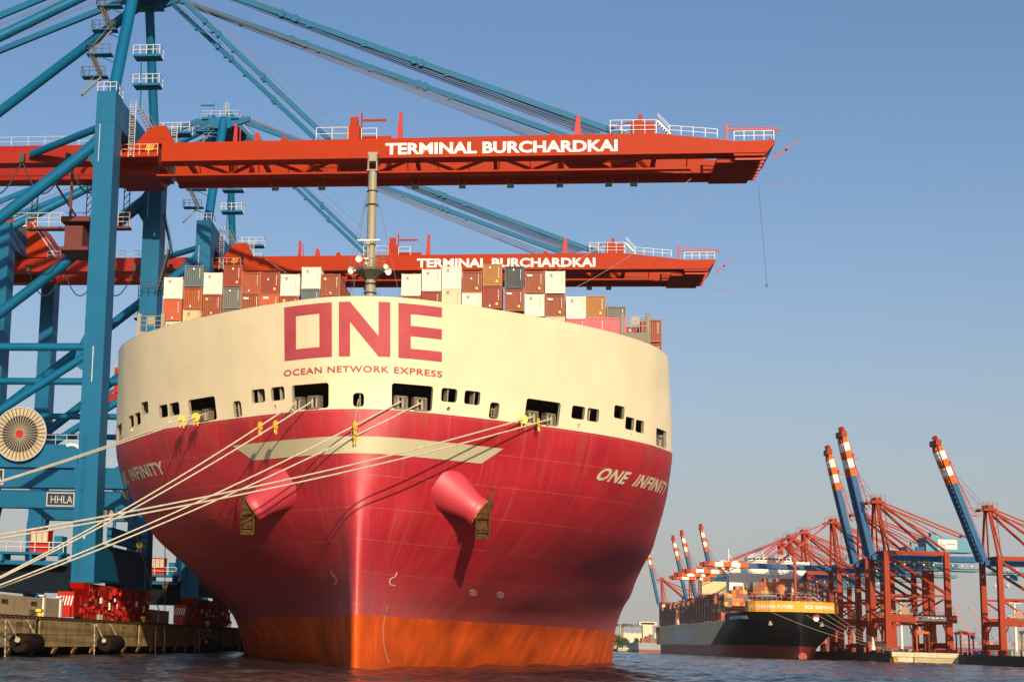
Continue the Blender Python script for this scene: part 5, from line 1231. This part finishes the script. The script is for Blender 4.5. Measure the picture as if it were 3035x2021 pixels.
    for yy in (-5.4, 5.4): m.bar(pr[0]+Vector((0, yy, 0)), pr[1]+Vector((0, yy, 0)), .22)
    for i in range(30): c = pr[0].lerp(pr[1], i/30); m.bar(c+Vector((0, -5.4, 0)), c+Vector((0, -5.4, 0))+nr*.9, .18)
    m.obj('boom_rail', REDP, C)
    ax = Vector((-1, 0, 89)); m = MB()
    if raised:
        for t, w_ in ((.82, .1), (.80, .1), (.62, .1), (.45, .1)): 
            for yy in (-3, 3): m.tube(ax+Vector((0, yy, 0)), hinge+dr*(L*t)+Vector((0, yy, 0)), w_, 5)
        m.obj('hoist_rope', ROPEG, C)
        for yy in (-4, 4):
            p0 = hinge+dr*(L*.80)+Vector((0, yy, 0))-nr*2.2*(1); p1 = Vector((-4, yy, 84)); pm = (p0+p1)/2+Vector((3.5, 0, -14)); m = MB(); m.bar(p0, pm, .45).bar(pm, p1, .45); m.obj('folded_stay', REDP, C)
    else:
        for yy in (-4, 4):
            m = MB(); m.bar(ax+Vector((-3, yy, -1)), hinge+dr*(L*.82)+Vector((0, yy, 1.5)), .35, .7).bar(ax+Vector((-3, yy, -2)), hinge+dr*(L*.42)+Vector((0, yy, 1.5)), .3, .6); m.obj('fore_stay', REDP, C)
        m = MB()
        for k in range(3): m.tube(ax+Vector((-2, -2+2*k, .5)), hinge+dr*(L*.86)+Vector((0, -2+2*k, 1.5)), .1, 4)
        m.obj('hoist_rope', ROPEG, C)
    return C
FA = far_crane(True); FB_ = far_crane(True, 70.5, 76.5); FL_ = far_crane(False)
def place(src, first, x, y, sc, lab, rz=0.024):
    o = src if first else copy_tree(src); o.location = (x, y, 3.3); o.scale = (sc,)*3; o['label'] = lab; o.rotation_euler = (0, 0, rz); return o
place(FA, True, 129.6, 607, .62, 'red crane with raised blue boom, tallest one right of the banner ship', .11)
place(FB_, True, 154.4, 555, .545, 'red crane with raised boom at the right edge of the photo', .11)
place(FA, False, 130.6, 640, .60, 'red crane with raised boom half hidden just left of the tallest one')
place(FA, False, 126.5, 1055, .60, 'distant raised striped boom, rightmost and tallest of the far row')
place(FA, False, 124.0, 1150, .62, 'distant raised boom, right one of the close pair above the ship')
place(FA, False, 123, 1205, .62, 'distant raised boom, left one of the close pair above the ship')
place(FA, False, 119, 1400, .65, 'most distant raised boom, lowest and nearest the magenta hull')
place(FL_, True, 129.5, 690, .605, 'crane with lowered striped boom reaching over the banner ship, nearest apex')
place(FL_, False, 127.4, 748, .60, 'second lowered-boom crane from the right behind the banner ship')
place(FL_, False, 126.9, 783, .60, 'third lowered-boom crane from the right behind the banner ship')
place(FL_, False, 128.0, 820, .60, 'leftmost lowered-boom crane behind the banner ship')

# tiny cranes in the hazy distance
PKR = mat('distant_pink_lattice', (.50, .20, .20), .7); BLD = mat('distant_blue_steel', (.14, .24, .36), .7)
def tiny():
    t = thing('distant_crane', None, 'crane', (0, 0, 0), 0, 'tiny pink and blue cranes in the distance')
    m = MB(); a = Vector((0, 0, 34)); b = Vector((-22, 0, 76)); 
    for s in (-1, 1): m.bar(a+Vector((s*1.8, 0, 0)), b+Vector((s*1.0, 0, 0)), .8)
    for i in range(12): c = a.lerp(b, i/12); e = a.lerp(b, (i+1)/12); s = 1 if i % 2 else -1; m.bar(c+Vector((s*1.8, 0, 0)), e-Vector((s*1.6, 0, 0)), .6)
    m.cbox((-22, 0, 77), (5, 4, 3)); m.obj('boom', PKR, t)
    m = MB()
    for p, q in (((0, 0, 34), (6, 0, 48)), ((6, 0, 48), (8, 0, 30)), ((6, 0, 48), (34, 0, 24)), ((8, 0, 34), (20, 0, 0)), ((-2, 0, 30), (-2, 0, 0)), ((16, 0, 30), (16, 0, 0)), ((-2, 0, 12), (16, 0, 12)), ((-2, 0, 24), (8, 0, 12))): m.bar(p, q, 1.1)
    m.cbox((5, 0, 29), (18, 6, 5)); m.obj('frame', BLD, t)
    MB().cbox((24, 0, 25), (30, 5, 4)).cbox((14, 0, 32), (8, 5, 4)).obj('girder', PKR, t); return t
TT = tiny()
for k, (x, lab) in enumerate(((665, 'leftmost tiny crane with pink boom in the gap between red cranes'), (690, 'second tiny pink-boomed crane in the gap between red cranes'), (713, 'third tiny pink-boomed crane, partly behind the right red leg'), (739, 'rightmost tiny pink-boomed crane, seen through the right crane legs'))):
    o = TT if k == 0 else copy_tree(TT); o.location = (x, 2600, 0); o['label'] = lab

# light masts and yard clutter on the far quay
for x, y, h, lab in ((157.8, 700, 22.5, 'white light mast standing behind the left red crane'), (158.9, 560, 22.5, 'white light mast near the right edge of the photo'), (186, 640, 20, 'white light mast at the far right beyond the last crane')):
    t = thing('light_mast', lab, 'light mast', (x, y, 3.3), group='white light masts on the far quay'); MB().tube((0, 0, 0), (0, 0, h), .62, 10, .42).obj('pole', FR_W, t, True)
    m = MB(); m.box(-2.2, 2.2, -1, 1, h, h+.2); m.rail((-2.2, -1, h+.2), (2.2, -1, h+.2), 1.2, 4, .08); m.obj('lamp_gallery', FR_W, t)
YC_ = [('orange', .55, .12, .02), ('maroon', .2, .03, .02), ('red', .42, .02, .02), ('blue', .03, .12, .3), ('grey', .3, .3, .27), ('yellow', .7, .42, .03)]
rnd = random.Random(4)
places = ('between the legs of the left red crane', 'right of the pale pier', 'below the right red crane', 'beside the white light mast')
ORDW = ['first', 'second', 'third', 'fourth', 'fifth', 'sixth', 'seventh', 'eighth', 'ninth', 'tenth', 'eleventh', 'twelfth', 'thirteenth', 'fourteenth', 'fifteenth', 'sixteenth', 'seventeenth', 'eighteenth', 'nineteenth', 'twentieth', 'twenty-first', 'twenty-second', 'twenty-third', 'twenty-fourth', 'twenty-fifth', 'twenty-sixth']
for i in range(26):
    y = 470+i*7.2; x = 154+rnd.random()*26 if y < 590 else 134+rnd.random()*20
    c = YC_[rnd.randrange(6)]; mm = mat('yard_'+c[0], c[1:], .6)
    t = thing('yard_container', '%s container on the far quay yard, %s from the right of the yard row' % (c[0], ORDW[i]), 'container', (x, y, 3.3), rnd.random()*.5, 'containers on the far quay yard')
    hgt = 1.6; st = rnd.choice((1, 2, 2))
    MB().box(-3.8, 3.8, -.75, .75, .05, hgt).obj('box', mm, t); MB().box(-3.85, -3.7, -.8, .8, 0, hgt+.05).box(3.7, 3.85, -.8, .8, 0, hgt+.05).obj('end_frame', mm, t)
for k, (x, y, c, lab) in enumerate(((158, 528, 'yellow', 'yellow straddle carrier at the far right of the quay'), (140, 592, 'orange', 'orange straddle carrier just right of the left crane foot'), (153, 585, 'red', 'red straddle carrier behind the end of the pale pier'))):
    t = thing('straddle_carrier', lab, 'vehicle', (x, y, 3.3), .3, 'straddle carriers on the far quay'); mm = mat('yard_'+c, [q for q in YC_ if q[0] == c][0][1:], .6)
    for sx in (-2.4, 2.4):
        for sy in (-1.3, 1.3): MB().box(sx-.2, sx+.2, sy-.2, sy+.2, .5, 7).obj('leg', mm, t)
    MB().box(-3, 3, -1.6, -1.0, 7, 7.8).box(-3, 3, 1.0, 1.6, 7, 7.8).box(-3, -2.4, -1.6, 1.6, 7, 7.8).box(2.4, 3, -1.6, 1.6, 7, 7.8).box(-2, 1, -.8, .8, 7, 8.2).obj('top_frame', mm, t)
    m = MB()
    for sy in (-1.3, 1.3):
        for sx in (-2.6, -.9, .9, 2.6): m.tube((sx, sy-.2, .5), (sx, sy+.2, .5), .5, 12)
    m.obj('wheels', RUBBER, t); MB().box(2.5, 3.6, -.6, .5, 5.6, 6.9).obj('cab', GLASS, t)
for k in range(9):   # long dark sheds and stacks closing the yard
    x = 150+k*26; t = thing('container_block', 'dark red row of stacked containers behind the far quay, %s from the left' % ORDW[k], 'container stack', (x, 760+k*6, 3.3), 0.02, 'container rows behind the far quay')
    for z in range(2): MB().box(-12.6, -.1, -2, 2, z*1.75+.02, z*1.75+1.7).box(.1, 12.6, -2, 2, z*1.75+.02, z*1.75+1.7).obj('container_row', mat('yard_maroon', (.2, .03, .02)), t)

# ------------------------------------------------------------------ the banner ship at the far quay
FS = thing('container_ship', 'black and beige container ship with an orange banner across its bow', 'container ship', (104.6, 628, 0), .024, sc=.62)
HB = mat('beige_hull_paint', (.85, .63, .37), .6, var=.12, scale=.1, spec=.2); BR = mat('red_boot_paint', (.30, .03, .012), .55, var=.2, scale=.3)
def fshell(z0, z1, a0f, a1f, nm, mm, rows=6):
    "part of the far hull between z0..z1 and the sloping limits a0(z)..a1(z)"
    for sg in (-1, 1):
        vs = []; fs = []; n = 34
        for j in range(rows+1):
            z = z0+(z1-z0)*j/rows; A0 = a0f(z); A1 = a1f(z)
            for i in range(n+1):
                a = (math.sqrt(A0)+(math.sqrt(A1)-math.sqrt(A0))*i/n)**2; hz = max(-2.9, min(23.3, z*23.4/28.5 if z > 0 else z))
                b = half(min(a, 159), hz)
                if a > 480: b *= 1-.25*((a-480)/65)**2
                vs.append((sg*b, stem(hz)*.3+a, z))
        for j in range(rows):
            for i in range(n): fs.append((j*(n+1)+i, j*(n+1)+i+1, (j+1)*(n+1)+i+1, (j+1)*(n+1)+i))
        MB().add(vs, fs).obj(nm, mm, FS, True)
lim = lambda z: 70+(28.5-z)*4.6
fshell(-3, 7.8, lambda z: 0, lambda z: 545, 'boot_top', BR, 4)
fshell(7.8, 24, lambda z: 0, lim, 'black_hull', BLACKP, 8)
fshell(24, 28.6, lambda z: 0, lambda z: 92, 'black_hull', BLACKP, 3)
fshell(7.8, 24, lim, lambda z: 545, 'beige_hull', HB, 8)
MB().tube((0, -6, 1.6), (0, 5, 1.6), 2.6, 14, 3.2).obj('bulb', BR, FS, True)
MB().prism([(-29, 7.8), (29, 7.8), (30, 24), (-30, 24)], 540, 545).obj('transom', HB, FS)
MB().box(-30, 30, 90, 540, 23.2, 24).obj('main_deck', mat('far_deck', (.12, .04, .03)), FS)
MB().prism([(x_*.97, y_) for x_, y_ in deckpoly(23.3, .2, 92)], 28.2, 28.5, 'z').obj('forecastle_deck', mat('far_deck', (.12, .04, .03)), FS)
# orange banner wall
BAN = mat('orange_banner', (.85, .36, .015), .6, var=.05)
bp_ = [(-28.4, 27), (-27.6, 20), (-24, 14.5), (-16, 9.6), (-8, 7.4), (0, 6.6), (8, 7.4), (16, 9.6), (24, 14.5), (27.6, 20), (28.4, 27)]
bw = thing('banner_wall', None, None); bw.parent = FS
for (xa, ya), (xb, yb) in zip(bp_, bp_[1:]):
    MB().add([(xa, ya, 28.6), (xb, yb, 28.6), (xb, yb, 35.2), (xa, ya, 35.2), (xa, ya+.5, 28.6), (xb, yb+.5, 28.6), (xb, yb+.5, 35.2), (xa, ya+.5, 35.2)], [(0, 1, 2, 3), (7, 6, 5, 4), (0, 4, 5, 1), (1, 5, 6, 2), (2, 6, 7, 3), (3, 7, 4, 0)]).obj('banner_panel', BAN, bw)
def yb_(x):
    for (xa, ya), (xb, yb) in zip(bp_, bp_[1:]):
        if xa <= x <= xb: return ya+(yb-ya)*(x-xa)/(xb-xa)
    return 20
m = MB()
for i in range(12):
    for z in (29.5, 34.3): x = -26+i*4.7; m.cbox((x, yb_(x)-.1, z), (.5, .3, .5))
m.obj('bolt_row', mat('dark_bolt', (.15, .05, .01)), bw)['kind'] = 'stuff'
bm = text_bm('A CLEANER FUTURE', .04, 1.02)
for v in bm.verts: v.co = Vector((-27+24.6*v.co.x, 30.9+2.1*v.co.y, 0))
conform('letter', bm, FR_W, bw, lambda x, z: Vector((x, yb_(x)-.3, z)), 2, True)
bm = text_bm('FOR SHIPPING', .04, 1.02)
for v in bm.verts: v.co = Vector((4.5+18.5*v.co.x, 30.9+2.1*v.co.y, 0))
conform('letter', bm, FR_W, bw, lambda x, z: Vector((x, yb_(x)-.3, z)), 2, True)
def side_text(txt, a0, a1, z0, hh, mm):
    bm = text_bm(txt, .03)
    for v in bm.verts: v.co = Vector(((a1-a0)*(1-v.co.x), z0+hh*v.co.y, 0))
    conform('letter', bm, mm, FS, lambda u, z: Vector((-half(min(a0+u, 159), min(23.3, z*23.4/28.5))*1.0-.2, a0+u, z)), 30, True)
side_text('Hapag-Lloyd', 250, 372, 12.3, 10.2, mat('hull_lettering', (.92, .92, .88), .6))
side_text('BUSAN EXPRESS', 24, 70, 24.3, 1.9, mat('hull_lettering', (.92, .92, .88), .6))
for sg in (-1, 1):
    x = sg*15.5; y = hy(15.5, 17)*.3+9
    MB().prism([(x-1.3, 20.2), (x+1.2, 20.5), (x+.6, 22.2), (x+.3, 23.6), (x-.1, 22.6), (x-.6, 23.2)], hy(15.5, 17.5)-1.2, hy(15.5, 17.5)+.5).obj('anchor', mat('tan_anchor', (.30, .20, .10)), FS)
m = MB()
for x, z in ((-14, 14.6), (-10, 14.6), (-4.5, 14.6), (5.0, 14.4), (12, 13.6), (14, 13.6)): m.bar((x, hy(abs(x), 11)-.3, z), (x+.7, hy(abs(x), 11)-.3, z+.6), .25)
m.obj('hull_mark', FR_W, FS)
m = MB(); m.tube((0, 12, 28), (0, 12, 62), 1.05, 14, .95).box(-2.6, 2.6, 10.6, 13.4, 40.5, 41.1).box(-2.2, 2.2, 11, 13, 57, 57.6).box(-1.2, 1.2, 11.4, 12.6, 60, 62.6); m.obj('foremast', mat('far_mast_red', (.33, .05, .03), .5), FS, True)
# lashing scaffold over the banner
SCF = mat('brown_scaffold', (.34, .12, .07), .6)
m = MB()
for i in range(19): x = -27+i*3.0; m.bar((x, 26, 28.5), (x, 26, 40.8), .3)
for z in (36.2, 38.3, 40.6): m.bar((-27, 26, z), (27, 26, z), .28)
for i in range(18):
    if i % 3 == 0: x = -27+i*3.0; m.bar((x, 26, 36.2), (x+3, 26, 40.6), .2)
m.obj('lashing_scaffold', SCF, FS)
m = MB(); m.rail((17, 26, 41), (24, 26, 41), 3, 4, .12); m.obj('scaffold_rail', SCF, FS)
# bridge house and funnel
m = MB(); m.box(-30.5, 30.5, 120, 128, 62.5, 65.6).box(-24, 24, 120, 134, 44, 62.5).prism([(-30.5, 62.5), (-24, 62.5), (-24, 54)], 121, 126).prism([(30.5, 62.5), (24, 62.5), (24, 54)], 121, 126).box(-12, 18, 119, 130, 65.6, 68.6); bh = m.obj('bridge_house', WHITEP, FS)
m = MB()
for i in range(11): m.box(-10.8+i*2.6, -8.8+i*2.6, 118.9, 119.05, 66.5, 67.9)
m.obj('window', GLASS, bh)
m = MB()
for i in range(3):
    for k in range(2): m.box(2+i*3.4, 2.7+i*3.4, 119.9, 120.02, 50+k*5, 50.8+k*5)
m.obj('window', GLASS, bh)
m = MB(); m.bar((-24, 121, 65.6), (-24, 121, 74), .4).bar((-24, 121, 70), (-21, 121, 65.6), .3).bar((-1, 121, 68.6), (-1, 121, 72), .5).bar((6, 121, 68.6), (6, 121, 71), .4).rail((-12, 119.2, 68.6), (18, 119.2, 68.6), 1.6, 8, .12); m.obj('aerials', WHITEP, bh)
MB().box(-12, 12, 350, 362, 40, 66).obj('funnel', mat('yellow_funnel', (.66, .50, .24), .5), FS)
MB().box(-7, 7, 352, 360, 66, 68).obj('funnel_cap', mat('dark_bolt', (.15, .05, .01)), FS)
# its containers
FCC = [('orange', (.58, .17, .03)), ('brown', (.26, .07, .03)), ('red', (.38, .05, .03)), ('yellow', (.66, .36, .04)), ('cream', (.62, .55, .40)), ('grey', (.30, .31, .30)), ('green', (.10, .22, .14)), ('blue', (.05, .16, .30)), ('white', (.7, .7, .64))]
fme = {}
rnd = random.Random(11)
def fbox(nm, L_):
    k = (nm, L_)
    if k not in fme:
        mm = mat('far_container_'+nm, dict(FCC)[nm], .6, var=.1)
        fme[k] = MB().box(-.76, .76, 0, L_, .02, 1.62).box(-.78, -.68, -.04, .06, 0, 1.66).box(.68, .78, -.04, .06, 0, 1.66).mesh('far_container', mm)
    return fme[k]
FM = Matrix.Translation((104.6, 628, 0)) @ Matrix.Rotation(.024, 4, 'Z') @ Matrix.Scale(.62, 4)
def fcont(x, a, z, where, L_=7.5):
    nm = rnd.choices([c[0] for c in FCC], (7, 9, 4, 2, 1, 1, 1, 1, .5))[0]
    o = link('far_container', fbox(nm, L_), None, FM @ Vector((x, a, z))); o.rotation_euler = (0, 0, .024)
    tag(o, nm+' container '+where, 'container', 'containers stacked on the banner ship')
ORD = ['first', 'second', 'third', 'fourth', 'fifth', 'sixth', 'seventh', 'eighth', 'ninth', 'tenth', 'eleventh', 'twelfth', 'thirteenth', 'fourteenth', 'fifteenth', 'sixteenth', 'seventeenth', 'eighteenth', 'nineteenth', 'twentieth', 'twenty-first', 'twenty-second', 'twenty-third', 'twenty-fourth', 'twenty-fifth', 'twenty-sixth']
for i in range(17):
    x = -12+i*2.52; top = (5, 5, 5, 6, 6, 5, 6, 6, 6, 6, 6, 6, 6, 5, 5, 5, 5)[i]
    if i == 13: top = 3
    for z in range(2, top): fcont(x, 88, 36.5+z*2.7, 'above the orange banner, %s column from the left, %s tier up' % (ORD[i], ORD[z-2]))
for i in range(7):
    x = -29.5+i*2.52
    for z in range(0, (3, 3, 4, 5, 5, 4, 5)[i]): fcont(x, 98, 34+z*2.7, 'left of the white bridge, %s column, %s tier up' % (ORD[i], ORD[z]))
for k in range(26):
    a = 112+k*15.2
    if 118 < a < 134 or 340 < a < 366: continue
    for z in range(rnd.choice((5, 6, 7, 7, 7)) if k > 1 else 4): fcont(-29.6, a, 25+z*2.7, 'on the banner ship side, %s stack from the bow, %s tier up' % (ORD[k], ORD[z]))
    MB().box(-31.4, -30.2, a-2.2, a-1.2, 24, 41).box(-31.2, 30, a-2.0, a-1.4, 33, 33.6).box(-31.2, 30, a-2.0, a-1.4, 40.4, 41).obj('lashing_bridge', SCF, FS)
for k, (x, y2, z2) in enumerate(((-16, -150, 0), (2, -150, 0), (10, -140, 0), (17, -140, 0), (23, -130, 0))):
    p = FM @ Vector((x, yb_(x)-1, 28.6)); q = Vector((127.5+k*.9, 585-k*.3, 4.0)) 
    pts = [p.lerp(q, i/20)-Vector((0, 0, 4*1.2*(i/20)*(1-i/20))) for i in range(21)]
    tag(MB().path(pts, .07, 4).obj('mooring_line', ROPEW), 'pale mooring line from the banner ship, '+('first', 'second', 'third', 'fourth', 'fifth')[k]+' from the left', 'rope', 'mooring lines of the banner ship')
t = thing('rat_guard', 'white and red round float hanging before the black bow', 'rat guard', (107.8, 612, 15.0)); MB().tube((0, 0, 0), (0, .2, 0), 1.0, 14).obj('disc', FR_W, t); MB().box(-1, 1, -.05, .25, .5, 1.3).obj('cap', REDP, t)
t = thing('fender_boat', 'white upright fender standing on the quay beside the black bow', 'fender', (126.5, 606, 4.2)); MB().tube((0, 0, 0), (0, 0, 4.6), 1.0, 12, .2).obj('body', FR_W, t, True); MB().box(-1.6, -.8, -.5, .5, -.5, 3).obj('frame', REDP, t)

# ------------------------------------------------------------------ distance: small ship, viaduct, arch bridge, sheds, trees
GS = thing('feeder_ship', 'small grey container ship behind the stern of the banner ship', 'ship', (86, 1100, 0), .024)
MB().prism([(-8.3, 0), (8.3, 0), (8.8, 6), (-8.6, 6)], 0, 90).obj('hull', mat('feeder_grey', (.24, .28, .29), .5), GS); MB().prism([(-8.4, -.5), (8.4, -.5), (8.35, 1.6), (-8.35, 1.6)], -.1, 90.1).obj('boot_top', BR, GS)
MB().box(-3.5, 3, 22, 30, 6, 18).box(-6, 6, 22, 30, 18, 20.5).obj('deckhouse', CM['cream'], GS); MB().box(-4.5, 4.5, 21.9, 22, 18.6, 19.8).obj('window', GLASS, GS)
for i, c in enumerate(('brown', 'maroon', 'grey', 'brown')): MB().box(-6+i*2.9, -3.3+i*2.9, 4, 16, 6, 9.2+i % 3*1.3).obj('deck_container', CM[c], GS)
V = thing('road_viaduct', 'long concrete road viaduct crossing low behind the ships', 'bridge', (0, 1500, 0))
MB().box(-260, 330, 0, 9, 21.6, 23.4).box(-260, 330, -.3, 0, 23.2, 24.0).obj('deck', mat('viaduct_concrete', (.30, .27, .19), .8), V)
for x in (-180, -90, 0, 90.6, 182, 270): MB().prism([(x-2.0, 0), (x+2.0, 0), (x+1.6, 21.6), (x-1.6, 21.6)], 1, 7).obj('pier', mat('viaduct_pier', (.52, .45, .28), .8), V)
A = thing('arch_bridge', 'low steel arch bridge under the viaduct', 'bridge', (0, 1300, 0))
for x0 in (44, 80):
    m = MB(); pts = [(x0+1+i*1.7, 0, 4.2+3.0*math.sin(math.pi*i/20)) for i in range(21)]; m.path(pts, .35, 5)
    for i in range(2, 19, 2): m.bar(pts[i], (pts[i][0], 0, 4.0), .15)
    m.obj('arch', mat('bridge_steel', (.20, .19, .15)), A)
MB().box(40, 118, -1, 1, 3.5, 4.1).obj('deck', mat('bridge_steel', (.2, .19, .15)), A)
for x in (44, 80, 116): MB().box(x-.8, x+.8, -1.5, 1.5, -1, 4).obj('pier', mat('viaduct_pier', (.52, .45, .28)), A)
W_ = thing('warehouse', 'long cream warehouse seen under the viaduct', 'building', (0, 1620, 0)); MB().box(99, 160, 0, 30, 0, 16.5).obj('wall', CM['cream'], W_)
m = MB()
for i in range(12): m.box(100+i*5, 101+i*5, -.5, 0, 16.5, 17.2)
m.obj('roof_vent', WHITEP, W_)
W2 = thing('warehouse', 'brown roofed shed left of the viaduct pier', 'building', (0, 1640, 0)); MB().box(60, 97, 0, 20, 0, 13).obj('wall', mat('shed_tan', (.42, .30, .18), .8), W2); MB().box(58, 98, -1, 21, 13, 15.5).obj('roof', mat('shed_roof', (.25, .12, .08), .8), W2)
FSH = tag(MB().prism([(-900, 1180), (66, 1180), (70, 1150), (112, 1150), (118, 1180), (900, 1180), (900, 9000), (-900, 9000)], -1, 1.0, 'z').obj('far_shore', mat('shore_earth', (.10, .09, .05), .9)), 'dark low far bank', None, None, 'structure')
BG = thing('moored_barge', 'low dark barge moored at the far bank', 'boat', (82, 1142, 0)); MB().prism([(-3, 0), (11, 0), (12, 1.6), (-4, 1.6)], 0, 6).obj('hull', BLACKP, BG); MB().box(0, 4.5, 1, 5, 1.6, 3.0).obj('cabin', CM['ochre'], BG)
JT = thing('floating_jetty', 'pale floating jetty with a row of white posts at the far bank', 'jetty', (66, 1140, 0)); MB().box(0, 15, 0, 4, 0, 1.2).obj('deck', CONC2, JT)
for i in range(9): MB().box(.6+i*1.5, 1.4+i*1.5, -.2, 0, 1.3, 2.4).obj('post', FR_W, JT)
LEAF = mat('dark_tree_foliage', (.045, .07, .025), .9, var=.5, scale=1.2); BARK = mat('tree_bark', (.08, .05, .03), .9)
def tree(x, y, h, wd, lab, seed):
    t = thing('tree', lab, 'tree', (x, y, 1.0), group='dark trees on the far bank'); rn = random.Random(seed); m = MB()
    for i in range(420):
        th = rn.random()*6.283; ph = math.acos(2*rn.random()-1); r_ = (.55+.45*rn.random()**.5)*(1+.25*math.sin(3*th+seed)); c = Vector((wd*r_*math.sin(ph)*math.cos(th), wd*r_*math.sin(ph)*math.sin(th), h*.62+h*.4*r_*math.cos(ph)))
        s = .35+.5*rn.random(); a = Vector((rn.uniform(-1, 1), rn.uniform(-1, 1), rn.uniform(-1, 1))).normalized()*s; b = a.orthogonal().normalized()*s
        m.add([c+a, c+b, c-a, c-b], [(0, 1, 2, 3)])
    m.obj('crown', LEAF, t); k = MB(); k.tube((0, 0, -1), (0, 0, h*.5), .35, 7, .2)
    for j in range(3): k.tube((0, 0, h*.35), (wd*.5*math.cos(j*2.1), wd*.5*math.sin(j*2.1), h*.65), .15, 5, .06)
    k.obj('trunk', BARK, t)
TLAB = ['dark tree just left of the viaduct pier, broad crown', 'tallest broad dark tree near the viaduct pier', 'dark tree touching the left side of the viaduct pier', 'small dark tree directly behind the viaduct pier', 'slim dark tree right of the viaduct pier', 'low round bush in front of the cream warehouse', 'lower round bush right of the first before the warehouse', 'dark tree second from the hull of the near ship', 'big dark tree mostly hidden by the near ship', 'low dark tree beside the grey feeder ship']
for i, (x, y, h, w_) in enumerate(((72, 1400, 11, 4), (77, 1410, 12, 4.5), (83, 1400, 10.5, 4), (88, 1415, 9, 3.5), (97, 1400, 9, 2.4), (108, 1390, 6, 3.5), (112, 1395, 5.2, 3), (66, 1395, 10, 4), (60, 1400, 12, 5), (120, 1400, 6, 3))):
    tree(x, y, h, w_, TLAB[i], i)

# ------------------------------------------------------------------ thin warm harbour haze
hz = MB().box(-700, 1500, -60, 4200, -5, 160).obj('haze', None)
hm = bpy.data.materials.new('haze_air'); hm.use_nodes = True; n = hm.node_tree; n.nodes.remove(n.nodes['Principled BSDF'])
pv = n.nodes.new('ShaderNodeVolumePrincipled'); pv.inputs['Color'].default_value = (.93, .90, .88, 1); pv.inputs['Density'].default_value = 0.00003; pv.inputs['Anisotropy'].default_value = 0.0
n.links.new(pv.outputs[0], n.nodes['Material Output'].inputs['Volume']); hz.data.materials.append(hm); tag(hz, 'thin warm haze over the harbour', None, None, 'stuff')
